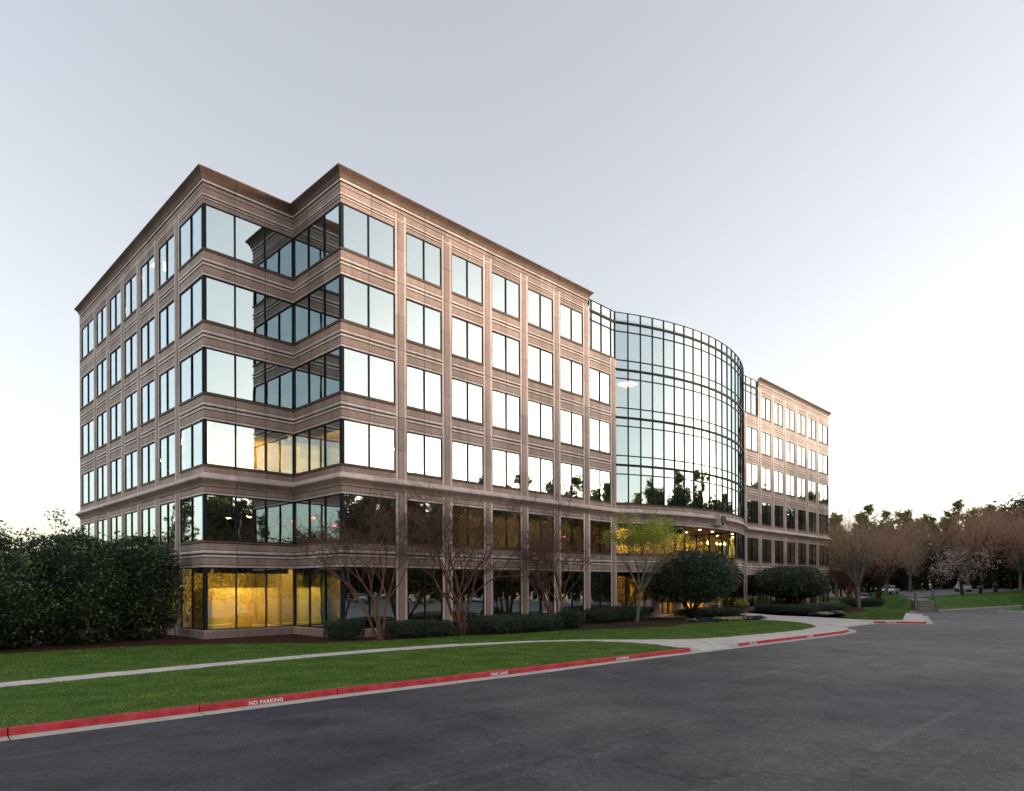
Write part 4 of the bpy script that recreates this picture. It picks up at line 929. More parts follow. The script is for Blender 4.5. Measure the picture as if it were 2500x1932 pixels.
# -- round evergreens
def evergreen(name, label, loc, rx, ry, zb, zt, n, seed, nst=6):
    r = np.random.default_rng(seed); S, D = super_dirs(n, r, 2.4); L_ = lump(D, np.random.default_rng(seed+1), 22, 0.24)
    k = L_*(1-np.abs(r.normal(0, 0.12, n)))*(1+(r.random(n) < 0.10)*r.uniform(0, 0.16, n))
    P = S*k[:,None]; zc = zb+(zt-zb)*0.42
    Z = np.where(P[:,2] > 0, zc+P[:,2]*(zt-zc), zc+P[:,2]*(zc-zb)); P = np.stack([P[:,0]*rx, P[:,1]*ry, Z], 1); P = P[P[:,2] > zb*0.92]
    V, Q_ = leaf_quads(P, 0.10, r, 0.45, 0.25)
    bm = bmesh.new(); bmesh.ops.create_icosphere(bm, subdivisions=3, radius=1); Dv = np.array([v.co for v in bm.verts])  # dark filler added inside the crown
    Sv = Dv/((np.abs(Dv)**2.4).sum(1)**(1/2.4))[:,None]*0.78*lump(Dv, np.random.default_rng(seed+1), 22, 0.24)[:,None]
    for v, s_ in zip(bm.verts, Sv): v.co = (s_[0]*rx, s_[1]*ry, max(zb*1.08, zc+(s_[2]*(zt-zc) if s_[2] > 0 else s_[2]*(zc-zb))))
    core = bpy.data.meshes.new('dark_core'); bm.to_mesh(core); bm.free(); core.materials.append(M_['core'])
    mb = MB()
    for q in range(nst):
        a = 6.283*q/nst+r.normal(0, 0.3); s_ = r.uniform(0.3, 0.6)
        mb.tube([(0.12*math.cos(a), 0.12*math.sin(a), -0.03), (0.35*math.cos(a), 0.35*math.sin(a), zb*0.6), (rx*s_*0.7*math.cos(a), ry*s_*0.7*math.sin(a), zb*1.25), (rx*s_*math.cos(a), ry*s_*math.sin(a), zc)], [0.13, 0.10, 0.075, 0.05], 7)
    t = tree(name, label, loc, [('trunk', mb.mesh('trunk', M_['dark_bark'], True)), ('crown', mesh_np('crown', V, Q_, M_['magnolia'])), ('dark_core', core)])
    return t
evergreen('evergreen_tree', 'round dark evergreen tree in front of the entrance', (15.4,57.2,0), 3.6, 3.4, 1.5, 5.85, 17000, 31)
evergreen('evergreen_tree', 'wide multi stemmed dark evergreen in front of the right wing', (30.4,71.6,0), 3.9, 3.3, 1.45, 4.95, 15000, 37, 9)
# -- small leafy tree behind the holly screen
PS = dict(PG); PS['kids'] = [4,2.3,2.3,2.2]; PS['spread'] = [0.6,0.5,0.5,0.5]; PS['max'] = 4; PS['wob'] = 0.12
a, b, tips = bare_tree_mesh(301, [((0,0,-0.05),(0,0,1),2.0,0.12)], PS, 2, (M_['dark_bark'], M_['twig']), 0.008)
TP = np.array([t[0] for t in tips]); Pn = np.repeat(TP, 60, 0)+r_.normal(0, 0.34, (len(TP)*60, 3)); V, Q_ = leaf_quads(Pn, 0.11, r_, 0.5, 0.2)
lt = tree('small_tree', 'small leafy tree peeping over the holly screen at far left', (-32.6,44.5,0.9), [('trunk', a), ('twigs', b), ('crown', mesh_np('crown', V, Q_, M_['holly']))])
dup(lt, (-29.2,43.5,0.4), 2.0, 0.93, 'lower leafy tree between the holly screen and the far building end')
# -- bare lawn trees at right
PZ = dict(steps=3, taper=0.76, wob=0.05, up=[0.02,0.05,0.05,0.04,0.03,0.02], lat=2, latp=0.2, max=6, kids=[8,2.4,2.3,2.3,2.3,2.3], spread=[0.42,0.30,0.34,0.38,0.45,0.5], ratio=0.80)
def zel(seed, H, mats, trunk=2.3, spread=0.42, r0=0.2, mx=6, kids0=11):
    P = dict(PZ); P['kids'] = [kids0]+PZ['kids'][1:]; P['spread'] = [spread]+PZ['spread'][1:]; P['max'] = mx
    P['ratio'] = 0.80
    return bare_tree_mesh(seed, [((0,0,-0.3),(0.02,0.01,1),trunk,r0)], P, 3, mats, 0.012)
za, zb_, _ = zel(401, 10, (M_['grey_bark'], M_['twig_tan']), 2.9, 0.45, 0.26)
zt = tree('bare_lawn_tree', 'tan bare vase shaped tree with grey trunk on the lawn past the building', (41.8,80.2,0), [('trunk', za), ('twigs', zb_)], 'bare trees on the right')
zr, zrb, _ = zel(402, 9, (M_['dark_bark'], M_['twig_red']), 2.7, 0.62, 0.24, 6, 11)
zt2 = tree('bare_lawn_tree', 'red brown bare tree beside the tan one on the lawn', (49.0,89.5,0), [('trunk', zr), ('twigs', zrb)], 'bare trees on the right', scale=0.95)
dup(zt, (76.0,111.0,th(76.0,111.0)), 1.2, 0.9, 'pale trunked bare tree above the grass bank behind the blossom tree')
rr = random.Random(3)
spots = [(54.0,98,1.05),(58.5,104,1.1),(62.0,112,1.15),(57.0,113,1.2),(66.0,118,1.15),(72.5,103,1.15),(77.0,106,1.25),(82.5,108,1.25),(79.0,98,1.1),(85.0,117,1.3),(73,122,1.2),(90,120,1.3),(52.5,120,1.2),(61.5,126,1.25),(68.5,131,1.3),(80,128,1.3),(95,131,1.3)]
for i, (x, y, s_) in enumerate(spots):
    lab = 'red brown bare tree in the thicket '+('left of the car park' if x/y < 0.56 else 'behind the blossom tree' if x/y < 0.66 else 'filling the right edge')
    if i % 3 == 1: lab = lab.replace('red brown', 'tan')
    dup(zt if i % 3 == 1 else zt2, (x, y, th(x, y)), rr.uniform(0, 6.28), s_*rr.uniform(0.92, 1.08)*(0.9 if i % 3 == 1 else 1), lab, 'bare trees round the car park')
# -- blossom tree
PBm = dict(PZ); PBm['kids'] = [7,2.4,2.3,2.2,2.2]; PBm['spread'] = [0.95,0.42,0.45,0.5,0.5]; PBm['max'] = 5; PBm['ratio'] = 0.84; PBm['up'] = [0.0,0.03,0.0,-0.01,-0.02]
a, b, tips = bare_tree_mesh(501, [((0,0,-0.3),(0,0,1),1.9,0.22)], PBm, 2, (M_['dark_bark'], M_['twig']), 0.008)
TP = np.array([t[0] for t in tips]); ke = TP[r_.random(len(TP)) < 0.5]; Pn = np.repeat(ke, 9, 0)+r_.normal(0, 0.2, (len(ke)*9, 3)); V, Q_ = leaf_quads(Pn, 0.085, r_, 0.8)
tree('blossom_tree', 'spreading tree covered in pale pink blossom beside the upper car park', (66.0,97.5,th(66.0,97.5)), [('trunk', a), ('twigs', b), ('blossom', mesh_np('blossom', V, Q_, M_['blossom']))], scale=1.08)
# -- pines
def pine(seed, H, crown0, rad, nb, mat=None):
    r = np.random.default_rng(seed); segs = []; C = []
    bx_, by_ = r.normal(0, 0.25, 2); z = 0.0; p = np.array([0,0,-0.5]); k = 9
    for i in range(k):
        q = np.array([bx_*math.sin(i/k*3), by_*math.sin(i/k*2.4), H*(i+1)/k]); segs.append(np.concatenate([p, q, [0.26*(1-i/k)+0.04, 0.26*(1-(i+1)/k)+0.04]])); p = q
    for i in range(nb):
        f = r.random()**0.8; z = H*(crown0+(1-crown0)*f); L_ = rad*(1-0.75*f**1.6)*r.uniform(0.5, 1.15); a = r.uniform(0, 6.283); el = r.uniform(-0.15, 0.45)+0.5*f
        d = np.array([math.cos(a)*math.cos(el), math.sin(a)*math.cos(el), math.sin(el)]); p0 = np.array([bx_*math.sin(z/H*3), by_*math.sin(z/H*2.4), z]); p1 = p0+d*L_
        segs.append(np.concatenate([p0, p1, [0.06, 0.02]]))
        for t in r.uniform(0.35, 1.05, r.integers(3, 6)): C.append(p0+d*L_*t+r.normal(0, 0.3, 3))
    C = np.array(C); n = 26; base_ = np.repeat(C, n, 0); dirs = r.normal(size=base_.shape); dirs[:,2] += 0.35; dirs /= np.linalg.norm(dirs, axis=1)[:,None]
    L2 = r.uniform(0.25, 0.62, len(base_))[:,None]; side = np.cross(dirs, r.normal(size=base_.shape)); side /= np.linalg.norm(side, axis=1)[:,None]
    V = np.stack([base_, base_+dirs*L2*0.55+side*0.06, base_+dirs*L2, base_+dirs*L2*0.55-side*0.06], 1).reshape(-1,3)
    return mesh_np('trunk', *tubes(segs, 6), M_['dark_bark'], smooth=True), mesh_np('needles', V, np.arange(len(V)).reshape(-1,4), mat or M_['pine'])
protos = []
for i, (H, c0, rad, nb) in enumerate(((21,0.35,4.4,84),(23.5,0.42,4.0,78),(19,0.22,4.6,96),(22,0.12,5.0,120))):
    a, b = pine(600+i, H, c0, rad, nb); protos.append((a, b))
def bushy(seed, H, rad, n, mat):
    """broad understorey evergreen: trunk, limbs and clumped leaf sprays down to the ground"""
    r = np.random.default_rng(seed); segs = [np.array([0,0,-0.5,0,0,H*0.8,0.18,0.05])]; C = []
    for k in range(70):
        z = H*r.uniform(0.08, 0.98); f = z/H; a = r.uniform(0, 6.283); L_ = rad*math.sqrt(max(0.05, 1-abs(f*1.5-0.55)**2.0))*r.uniform(0.45, 1.1)
        p = np.array([math.cos(a)*L_, math.sin(a)*L_, z+0.25*L_]); segs.append(np.concatenate([[0,0,z*0.8], p, [0.05, 0.015]])); C += [p, p*np.array([0.65,0.65,1])]
    C = np.array(C); m = n//len(C); P = np.repeat(C, m, 0)+r.normal(0, 0.55, (len(C)*m, 3)); P[:,2] = np.maximum(P[:,2], 0.1)
    V, Q_ = leaf_quads(P, 0.17, r, 0.5, 0.2)
    return mesh_np('trunk', *tubes(segs, 5), M_['dark_bark']), mesh_np('crown', V, Q_, mat)
M_['understorey'] = leafy('understorey_leaf', (0.022,0.03,0.011), (0.045,0.056,0.018), (0.11,0.105,0.035), 0.5, 0.35, None, 1.6)
bu = [bushy(700, 9.5, 4.2, 7000, M_['understorey']), bushy(701, 7.0, 4.6, 6500, M_['understorey'])]
proot = []; broot = []
pr = random.Random(8)
def wood(kind, x, y, z, s_, label, group):
    lst, src, nm = (proot, protos, 'pine_tree') if kind < 4 else (broot, bu, 'understorey_tree'); i = kind if kind < 4 else kind-4
    have = [o for o in lst if o.get('proto_') == i]
    if not have:
        o = tree(nm, label, (x, y, z), [('trunk', src[i][0]), ('crown', src[i][1])], group, pr.uniform(0, 6.28), scale=s_); o['proto_'] = i; lst.append(o)
    else: dup(have[0], (x, y, z), pr.uniform(0, 6.28), s_, label, group)
def side(x, y):
    a = x/y
    return 'just past the building corner' if a < 0.56 else ('above the blossom tree' if a < 0.68 else 'near the right picture edge')
for k in range(84):
    t = (k+0.5)/84; x = 50+80*t+pr.uniform(-2.5, 2.5); y = 138+14*t+pr.uniform(-7, 14); s_ = pr.uniform(0.52, 0.72)+0.20*t
    wood((0,1,2,3,3)[k % 5], x, y, 1.2, s_, ('tall' if s_ > 0.72 else 'shorter')+' dark pine in the wood '+side(x, y), 'pines behind the car park')
for k in range(40):
    t = (k+0.5)/40; x = 50+78*t+pr.uniform(-2, 2); y = 131+14*t+pr.uniform(-5, 12); s_ = pr.uniform(0.8, 1.35)
    wood(4+k % 2, x, y, 1.1, s_, 'bushy evergreen under the pines '+side(x, y), 'evergreen undergrowth behind the car park')
# wood across the road on the right, outside the frame but mirrored in the windows
for k in range(130):
    t = (k+0.5)/130; x = 98+18*t+pr.uniform(-6, 9); y = -28+170*t+pr.uniform(-3, 3)
    wood(pr.choice((0,1,2,3,3)), x, y, -0.2, pr.uniform(0.95, 1.22), 'pine of the wood across the road that the front windows mirror', 'mirrored pines across the road')
for k in range(90):
    t = (k+0.5)/90; x = 86+18*t+pr.uniform(-4, 6); y = -30+166*t+pr.uniform(-2, 2)
    wood(4+k % 2, x, y, -0.2, pr.uniform(1.5, 2.3), 'bushy evergreen across the road that the front windows mirror', 'mirrored undergrowth across the road')
for k in range(14):
    t = k/13; x = 82+14*t+pr.uniform(-4, 4); y = 5+110*t+pr.uniform(-4, 4)
    dup(zt2, (x, y, -0.2), pr.uniform(0, 6.28), pr.uniform(1.0, 1.3), 'bare tree at the edge of the wood that the front windows mirror', 'mirrored bare trees across the road')
for (x, y, s_) in ((-51,54,0.62),(-55,49,0.6)):
    wood(3, x, y, 0, s_, 'pine left of the building that the side windows mirror', 'mirrored pines on the left')
for k in range(26):
    t = (k+0.5)/26; x = -75-10*t+pr.uniform(-3, 3); y = -25+85*t
    wood(4+k % 2, x, y, -0.2, pr.uniform(0.6, 0.9), 'bushy evergreen far left that the side windows mirror', 'mirrored undergrowth on the left')
for k in range(40):
    t = (k+0.5)/40; x = -80+170*t+pr.uniform(-2, 2); y = -85+pr.uniform(-8, 8)
    wood((4,5,3,5)[k % 4], x, y, -0.2, pr.uniform(1.3, 1.9) if k % 4 != 2 else 0.9, 'tree of the wood behind the camera that the notch windows mirror', 'mirrored wood behind the camera')
for o in proot+broot: del o['proto_']
# -- flowers
def flowers(name, label, a, b, wd, n, seed):
    r = np.random.default_rng(seed); root = thing(name, label, 'flower bed', (*between(a, b)[0], 0))
    A2, B2 = np.array(a), np.array(b); d = B2-A2; nn = np.array([-d[1], d[0]])/np.linalg.norm(d)
    t = r.random(n); w_ = r.normal(0, wd/4, n); P = A2+t[:,None]*d+w_[:,None]*nn; z = 0.06+0.2*r.random(n)*(1-np.abs(w_)/wd)
    P3 = np.column_stack([P, z]); band = np.sin(t*9.0+seed)+r.normal(0, 0.5, n) > 0.1
    V, Q_ = leaf_quads(P3*np.array([1,1,0.7]), 0.06, r, 0.5, 0.2); ob('leaves', mesh_np('leaves', V, Q_, M_['box']), root)
    for nm, mk, mt in (('yellow_petals', band, 'petal_y'), ('purple_petals', ~band, 'petal_p')):
        V, Q_ = leaf_quads(P3[mk]+np.array([0,0,0.05]), 0.055, r, 0.85, 0.5); ob(nm, mesh_np(nm, V, Q_, M_[mt]), root)
flowers('pansy_bed', 'strip of yellow and purple pansies edging the lawn below the round evergreen', (13.8,51.2), (20.9,55.6), 1.1, 2600, 3)
flowers('pansy_bed', 'small patch of yellow and purple pansies right of the entrance path', (27.6,60.9), (32.2,65.2), 1.1, 1500, 5)
# -- mown grass blades
def inside(P, poly):
    x, y = P[:,0], P[:,1]; c = np.zeros(len(P), bool); n = len(poly); j = n-1
    for i in range(n):
        xi, yi = poly[i]; xj, yj = poly[j]
        with np.errstate(divide='ignore', invalid='ignore'):
            k = ((yi > y) != (yj > y)) & (x < (xj-xi)*(y-yi)/(yj-yi)+xi)
        c ^= k; j = i
    return c
def blades(name, label, poly, n, h, wdt, seed, avoid=()):
    r = np.random.default_rng(seed); pa = np.array(poly); lo, hi = pa.min(0), pa.max(0)
    P = lo+(hi-lo)*r.random((n, 2)); k = inside(P, poly)
    for a in avoid: k &= ~inside(P, a)
    k &= np.abs(P[:,0]/np.maximum(P[:,1],1)) < 0.82
    P = P[k]; n = len(P); a = r.uniform(0, 6.283, n); lean = r.normal(0, 0.45, (n, 2))*h; hh = h*r.uniform(0.55, 1.25, n)
    clump = 0.75+0.35*np.sin(P[:,0]*2.3+np.sin(P[:,1]*1.7)*2)*np.sin(P[:,1]*2.9+P[:,0]*0.6); hh = hh*clump
    sx = np.cos(a)*wdt; sy = np.sin(a)*wdt; z = np.zeros(n)
    V = np.stack([np.column_stack([P[:,0]-sx, P[:,1]-sy, z-0.004]), np.column_stack([P[:,0]+sx, P[:,1]+sy, z-0.004]), np.column_stack([P[:,0]+lean[:,0], P[:,1]+lean[:,1], z+hh])], 1).reshape(-1,3)
    o = ob(name, mesh_np(name, V, np.arange(3*n).reshape(-1,3), M_['blade'])); o['kind'] = 'stuff'; o['label'] = label; o['category'] = 'grass'
near_poly = KBb[1:]+path_near[::-1][:-1]
far_poly = [(-26.7,7.0)]+[p for p in path_far[::-1] if p[0] > -16 and p[1] < 35.6 and p[0] < 9.8]+[(11.89,36.84),(15.69,39.91),(18.41,42.26),(20.6,45.2),(21.5,47.9),(21.8,50.6),(21.0,53.5),(19.4,54.3),(16.5,52.4),(14.0,51.3),(13.2,49.8),(11.0,46.0),(8.0,44.6),(5.4,43.4),(3.6,42.4),(1.6,41.0),(-0.6,39.4),(-3.23,38.0),(-6.52,35.5),(-9.5,33.75),(-12.0,33.9),(-14.74,33.7),(-17.55,32.7),(-19.78,31.31),(-22.34,29.02),(-30,22)]
blades('grass_verge', 'mown green grass between the red kerb and the footpath', near_poly, 520000, 0.055, 0.010, 71)
blades('grass_lawn', 'mown green lawn between the footpath and the planting beds', far_poly, 420000, 0.055, 0.013, 72)
def edge_blades(name, label, lines, per_m, seed):
    r = np.random.default_rng(seed); P = []
    for ln, off_ in lines:
        for a, b in zip(ln[:-1], ln[1:]):
            a = np.array(a); b = np.array(b); L_ = np.linalg.norm(b-a); n = int(L_*per_m); t = r.random(n)[:,None]; d = (b-a)/L_; nn = np.array([-d[1], d[0]])
            P.append(a+(b-a)*t+nn*(off_+r.normal(0, 0.035, n)*(1+1.5*(np.sin(t[:,0]*L_*5.1) > 0.6)))[:,None])
    P = np.concatenate(P); P = P[np.abs(P[:,0]/np.maximum(P[:,1],1)) < 0.82]; n = len(P); a = r.uniform(0, 6.283, n); h = 0.05*r.uniform(0.5, 1.2, n); lean = r.normal(0, 0.05, (n, 2))
    sx = np.cos(a)*0.009; sy = np.sin(a)*0.009
    V = np.stack([np.column_stack([P[:,0]-sx, P[:,1]-sy, np.zeros(n)]), np.column_stack([P[:,0]+sx, P[:,1]+sy, np.zeros(n)]), np.column_stack([P[:,0]+lean[:,0], P[:,1]+lean[:,1], h])], 1).reshape(-1,3)
    o = ob(name, mesh_np(name, V, np.arange(3*n).reshape(-1,3), M_['blade'])); o['kind'] = 'stuff'; o['label'] = label; o['category'] = 'grass'
edge_blades('grass_edge', 'ragged grass fringe along the footpath and kerb edges', [(path_near[1:-1], -0.06), (path_far[6:-1], -0.05), (KBb[2:], 0.03)], 420, 77)
blades('grass_patch', 'mown green lawn right of the entrance path', [(28.6,58.4),(28.9,53.4),(31.52,53.7),(39.2,66.4),(40.9,69.6),(44,78),(38,70.3),(32.6,66),(30.4,60.4)], 90000, 0.06, 0.02, 73)
# ------------------------------------------------------------------ small things
# medallion on the ledge over the entrance
M_['disc'] = plain('dark_medallion', (0.012,0.030,0.026), 0.35, 0.4)
pm = arc(10); fm = frame(pm, Fv)
m = MB(); m.box((-0.55,-0.62,8.30), (-0.0,0.1,9.28)); m.box((0.0,-0.62,8.302), (0.55,0.1,9.278)); m.obj('medallion_block', M_['light'], bld, fm)
m = MB()
n_ = 32; v = []
for y, r in ((-0.60,0.44),(-0.70,0.44),(-0.72,0.40),(-0.69,0.36),(-0.69,0.001)): v += [(r*math.cos(6.2832*k/n_), y, 8.79+r*math.sin(6.2832*k/n_)) for k in range(n_)]
m.add(v, [(i*n_+k, (i+1)*n_+k, (i+1)*n_+(k+1)%n_, i*n_+(k+1)%n_) for i in range(4) for k in range(n_)])
m.obj('medallion', M_['disc'], bld, fm, label='round dark green medallion on the curved ledge')
# red exit signs seen through the second-storey glass
M_['exit'] = plain('exit_glow', (0.5,0.02,0.02), 0.5, 0, (1.0,0.03,0.05), 9.0)
for s_, n2, z in ((0.6,-4.2,7.0),(1.9,-4.0,6.6),(22.6,-3.0,6.9),(41.2,-4.6,6.9),(39.0,-5.0,7.0)):
    m = MB(); m.box((-0.10,-0.02,-0.05), (0.10,0.02,0.05)); m.obj('exit_light', M_['exit'], bld, frame(Vector(plan(s_, n2)), Fv, 0, z))
# planters
M_['pot'] = plain('dark_clay', (0.06,0.036,0.028), 0.6)
def planter(label, loc, seed, s_=1.0):
    r = np.random.default_rng(seed); root = thing('planter', label, 'planter', (*loc, 0))
    m = MB(); m.lathe([(0.001,0.0),(0.38,0.0),(0.40,0.06),(0.34,0.12),(0.50,0.40),(0.66,0.66),(0.70,0.72),(0.74,0.74),(0.74,0.80),(0.66,0.80),(0.62,0.70),(0.001,0.68)], 28)
    m.obj('pot', M_['pot'], root, Matrix.Translation((*loc, 0)) @ Matrix.Scale(s_, 4), smooth=True)
    n = 900; a = r.uniform(0, 6.283, n); rr_ = 0.75*np.sqrt(r.random(n)); z = 0.8+0.75*r.random(n)*(1-(rr_/0.95)**2)
    P = np.column_stack([rr_*np.cos(a), rr_*np.sin(a), z])*s_+np.array([loc[0], loc[1], 0]); V, Q_ = leaf_quads(P, 0.09, r, 0.4); ob('plant', mesh_np('plant', V, Q_, M_['spring']), root)
    P = P[r.random(n) < 0.12]; P[:,2] = 0.86*s_; V, Q_ = leaf_quads(P, 0.06, r, 0.9, 0.5); ob('flowers', mesh_np('flowers', V, Q_, M_['petal_y']), root)
planter('dark clay planter with bright green plant where the entrance path begins', (23.0,66.7), 1)
planter('raised planter with bright green plant behind the round evergreen', (19.6,65.6), 2, 1.15)
# double headed parking lamp, lit, mirrored in the corner windows
M_['lampglow'] = plain('sodium_lamp', (0.9,0.8,0.5), 0.4, 0, (1.0,0.62,0.2), 30.0)
lp = thing('parking_lamp', 'tall lit double headed parking lamp across the road that the corner window mirrors', 'street lamp', (36,18,-0.15))
m = MB(); m.cyl((36,18), 0.35, 0.35, -0.15, 0.6, 16); m.obj('base', M_['gutter'], lp)
m = MB(); m.cyl((36,18), 0.11, 0.07, 0.6, 12.2, 12); m.obj('pole', M_['rail'], lp, smooth=True)
for s_ in (-1, 1):
    m = MB(); m.tube([(36,18,12.0),(36+0.3*s_,18+0.6*s_,12.25),(36+0.45*s_,18+0.9*s_,12.3)], 0.05, 8); m.box((36+0.45*s_-0.3,18+1.1*s_-0.3,12.22),(36+0.45*s_+0.3,18+1.1*s_+0.3,12.42)); hd = m.obj('lamp_head', M_['rail'], lp)
    m = MB(); m.box((36+0.45*s_-0.24,18+1.1*s_-0.24,12.17),(36+0.45*s_+0.24,18+1.1*s_+0.24,12.215)); m.obj('lens', M_['lampglow'], hd)
# vehicles
M_['carw'] = plain('white_car_paint', (0.62,0.63,0.65), 0.22, 0.0, spec=0.6); M_['cars'] = plain('silver_car_paint', (0.42,0.43,0.46), 0.22, 0.3, spec=0.6); M_['card'] = plain('black_car_paint', (0.02,0.02,0.022), 0.2, 0.0, spec=0.6)
M_['cglass'] = plain('car_glass', (0.012,0.014,0.016), 0.08, 0.0, spec=0.8); M_['tyre'] = plain('tyre_rubber', (0.015,0.015,0.015), 0.85); M_['rim'] = plain('alloy_rim', (0.4,0.4,0.42), 0.3, 0.8)
M_['tail'] = plain('tail_lamp', (0.35,0.01,0.012), 0.25); M_['head'] = plain('head_lamp', (0.7,0.72,0.75), 0.12); M_['trim'] = plain('black_trim', (0.02,0.02,0.02), 0.6); M_['plate'] = plain('number_plate', (0.65,0.66,0.68), 0.5)
def side_extrude(prof, wb, wt, z_lo, z_hi):
    """side profile (x,z) extruded in y; half width narrows from wb at z_lo to wt at z_hi"""
    f = lambda z: wb+(wt-wb)*max(0, min(1, (z-z_lo)/(z_hi-z_lo)))
    n = len(prof); v = [(x, -f(z), z) for x, z in prof]+[(x, f(z), z) for x, z in prof]
    return v, [tuple(range(n)), tuple(range(2*n-1, n-1, -1))]+[(i, n+i, n+(i+1)%n, (i+1)%n) for i in range(n)]
def bevelled(name, v, f, mat, parent, b=0.05, seg=2):
    me = mesh(name, v, f, mat); bm = bmesh.new(); bm.from_mesh(me); bmesh.ops.recalc_face_normals(bm, faces=bm.faces[:])
    bmesh.ops.bevel(bm, geom=bm.edges[:], offset=b, segments=seg, affect='EDGES', clamp_overlap=True); bm.to_mesh(me); bm.free()
    me.polygons.foreach_set('use_smooth', np.ones(len(me.polygons), dtype=bool)); return ob(name, me, parent)
def wheels(root, xs, yw, rad):
    for x in xs:
        for s_ in (-1, 1):
            m = MB(); nn = 22; prof = [(rad*0.62,-0.11),(rad*0.93,-0.12),(rad,-0.08),(rad,0.08),(rad*0.93,0.12),(rad*0.62,0.11)]; v = []
            for r, y in prof: v += [(x+r*math.cos(6.2832*k/nn), s_*yw+y, rad+r*math.sin(6.2832*k/nn)) for k in range(nn)]
            m.add(v, [(i*nn+k, i*nn+(k+1)%nn, (i+1)*nn+(k+1)%nn, (i+1)*nn+k) for i in range(5) for k in range(nn)]); wl = m.obj('wheel', M_['tyre'], root, smooth=True)
            m = MB(); v = [(x+rad*0.63*math.cos(6.2832*k/nn), s_*(yw+0.09), rad+rad*0.63*math.sin(6.2832*k/nn)) for k in range(nn)]+[(x, s_*(yw+0.05), rad)]
            m.add(v, [(k, (k+1)%nn, nn) for k in range(nn)]); m.obj('rim', M_['rim'], wl)
def finish(root, loc, rz, s_=1.0):
    Mx = Matrix.Translation(loc) @ Matrix.Rotation(rz, 4, 'Z') @ Matrix.Scale(s_, 4); root.matrix_basis = Mx; W[root.name] = Mx
def pickup(label, loc, rz):
    t = thing('pickup_truck', label, 'pickup truck')
    v, f = side_extrude([(-2.75,0.45),(-2.78,0.75),(-2.75,1.12),(2.0,1.15),(2.55,1.02),(2.78,0.8),(2.78,0.45)], 0.98, 0.94, 0.5, 1.1); bevelled('body', v, f, M_['carw'], t, 0.06)
    v, f = side_extrude([(-0.75,1.1),(-0.62,1.82),(0.75,1.85),(1.55,1.12)], 0.93, 0.74, 1.1, 1.85); cb = bevelled('cab', v, f, M_['carw'], t, 0.06)
    m = MB(); m.box((-0.79,-0.66,1.25),(-0.70,0.66,1.72)); m.obj('rear_window', M_['cglass'], cb)
    for s_ in (-1, 1):
        m = MB(); m.add([(-0.5,s_*0.895,1.2),(1.25,s_*0.895,1.2),(0.7,s_*0.80,1.74),(-0.45,s_*0.80,1.74)], [(0,1,2,3)]); m.obj('side_window', M_['cglass'], cb)
    m = MB(); m.add([(1.55,-0.76,1.2),(1.55,0.76,1.2),(0.86,0.66,1.8),(0.86,-0.66,1.8)], [(0,1,2,3)]); m.obj('windscreen', M_['cglass'], cb)
    m = MB(); m.box((-2.70,-0.80,0.85),(-0.85,0.80,1.165)); m.obj('bed', M_['trim'], t)
    m = MB(); m.box((-2.80,-0.76,0.72),(-2.76,0.76,1.08)); tg = m.obj('tailgate', M_['carw'], t)
    m = MB(); m.box((-2.815,-0.12,0.95),(-2.80,0.12,1.02)); m.obj('handle', M_['trim'], tg)
    m = MB(); m.box((-2.95,-0.92,0.42),(-2.76,0.92,0.62)); bp = m.obj('rear_bumper', M_['rim'], t)
    m = MB(); m.box((-2.962,-0.2,0.46),(-2.95,0.2,0.58)); m.obj('number_plate', M_['plate'], bp)
    for s_ in (-1, 1): m = MB(); m.box((-2.80,s_*0.88-0.08,0.78),(-2.74,s_*0.88+0.08,1.08)); m.obj('tail_light', M_['tail'], t)
    for s_ in (-1, 1): m = MB(); m.box((2.70,s_*0.75-0.15,0.72),(2.80,s_*0.75+0.15,0.9)); m.obj('headlight', M_['head'], t)
    wheels(t, (-1.7,1.75), 0.84, 0.39); finish(t, loc, rz); return t
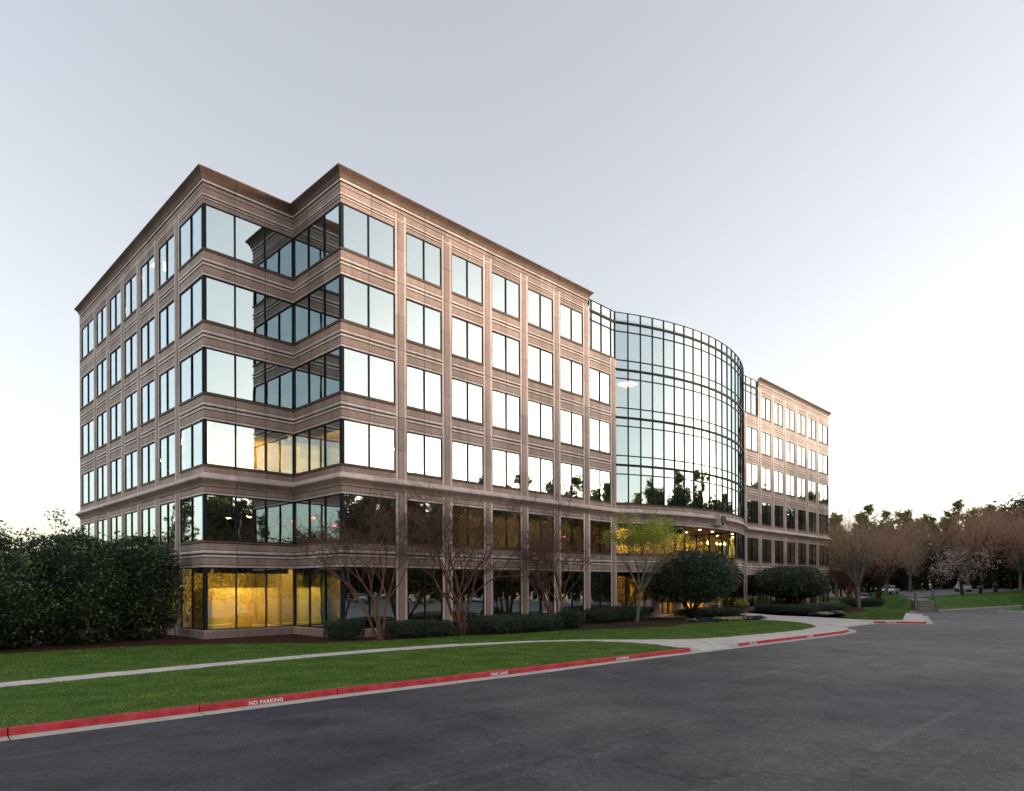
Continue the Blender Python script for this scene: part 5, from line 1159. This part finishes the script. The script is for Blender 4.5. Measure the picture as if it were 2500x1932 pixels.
def car(name, label, loc, rz, suv=False, mat='carw', group=None):
    t = thing(name, label, 'car', group=group); h = 1.72 if suv else 1.44; b = 1.02 if suv else 0.92
    v, f = side_extrude([(-2.25,0.32),(-2.32,0.62),(-2.2,b),(1.05,b+0.02),(2.05,b-0.16),(2.28,0.62),(2.25,0.32)], 0.90, 0.86, 0.5, b); bevelled('body', v, f, M_[mat], t, 0.07)
    v, f = side_extrude([(-2.1 if suv else -1.75,b-0.03),(-1.85 if suv else -1.0,h-0.02),(0.15,h),(1.05,b-0.02)], 0.85, 0.62, b, h); rf = bevelled('cabin', v, f, M_['cglass'], t, 0.05)
    v, f = side_extrude([(-1.75 if suv else -0.98,h-0.05),(-1.70 if suv else -0.94,h+0.015),(0.10,h+0.02),(0.2,h-0.05)], 0.645, 0.60, h-0.05, h); bevelled('roof', v, f, M_[mat], t, 0.02, 1)
    for s_ in (-1, 1):
        m = MB(); m.add([(-0.42,s_*0.865,b),(-0.30,s_*0.865,b),(-0.34,s_*0.645,h-0.04),(-0.44,s_*0.645,h-0.04)], [(0,1,2,3)]); m.obj('door_pillar', M_[mat], t)
        m = MB(); m.box((2.16,s_*0.62-0.2,0.60),(2.27,s_*0.62+0.2,0.76)); m.obj('headlight', M_['head'], t)
        m = MB(); m.box((-2.33,s_*0.68-0.16,0.66),(-2.24,s_*0.68+0.16,0.86)); m.obj('tail_light', M_['tail'], t)
        m = MB(); m.box((0.75,s_*0.98-0.09,b),(0.92,s_*0.98+0.09,b+0.13)); m.obj('door_mirror', M_[mat], t)
    m = MB(); m.box((2.22,-0.62,0.36),(2.30,0.62,0.54)); m.obj('grille', M_['trim'], t)
    wheels(t, (-1.35,1.4), 0.78, 0.335 if not suv else 0.37); finish(t, loc, rz); return t
pickup('white pickup truck seen from behind in the upper car park', (76.6,113.0,th(76.6,113.0)+0.012), R_(62))
car('parked_car', 'white car facing us at the left end of the upper car park', (62.6,110.5,th(62.6,110.5)+0.012), R_(-140))
car('parked_car', 'pale car half hidden behind the white one by the bare trees', (61.6,116.5,th(61.6,116.5)+0.012), R_(-140), False, 'cars')
for k, (x, y, rz, sv, mt) in enumerate(((66,22,170,True,'cars'),(67,31,172,True,'card'),(68,36,170,False,'card'),(69.5,41,168,True,'carw'),(82,24,175,True,'carw'))):
    car('parked_car', ('silver sport utility car','black sport utility car','black saloon car','white sport utility car','white car farthest back')[k]+' across the road, mirrored in the ground floor windows', (x, y, -0.15), R_(rz), sv, mt)
# fallen leaves near the kerb
r_ = np.random.default_rng(44); P = []
for _ in range(900):
    i = r_.integers(3, len(KBb)-2); t = r_.random(); a = np.array(KBb[i])*(1-t)+np.array(KBb[i+1])*t; P.append((a[0]-abs(r_.normal(0, 1.2))*0.68, a[1]+abs(r_.normal(0, 1.2))*0.73, 0.045))
for _ in range(60):
    i = r_.integers(3, len(KB)-2); t = r_.random(); a = np.array(KB[i])*(1-t)+np.array(KB[i+1])*t; o_ = abs(r_.normal(0, 0.25))+0.05; P.append((a[0]+o_*0.68, a[1]-o_*0.73, -0.13))
P = np.array(P); P = P[r_.random(len(P)) < 0.35]; V, Q_ = leaf_quads(P, 0.028, r_, 0.6, 0.6)
M_['deadleaf'] = leafy('dead_leaf', (0.12,0.07,0.03), (0.24,0.16,0.07), (0.4,0.3,0.15), 0.7, 0.2)
o = ob('fallen_leaves', mesh_np('fallen_leaves', V, Q_, M_['deadleaf'])); o['kind'] = 'stuff'; o['label'] = 'scattered dry leaves on the grass by the red kerb'; o['category'] = 'leaves'
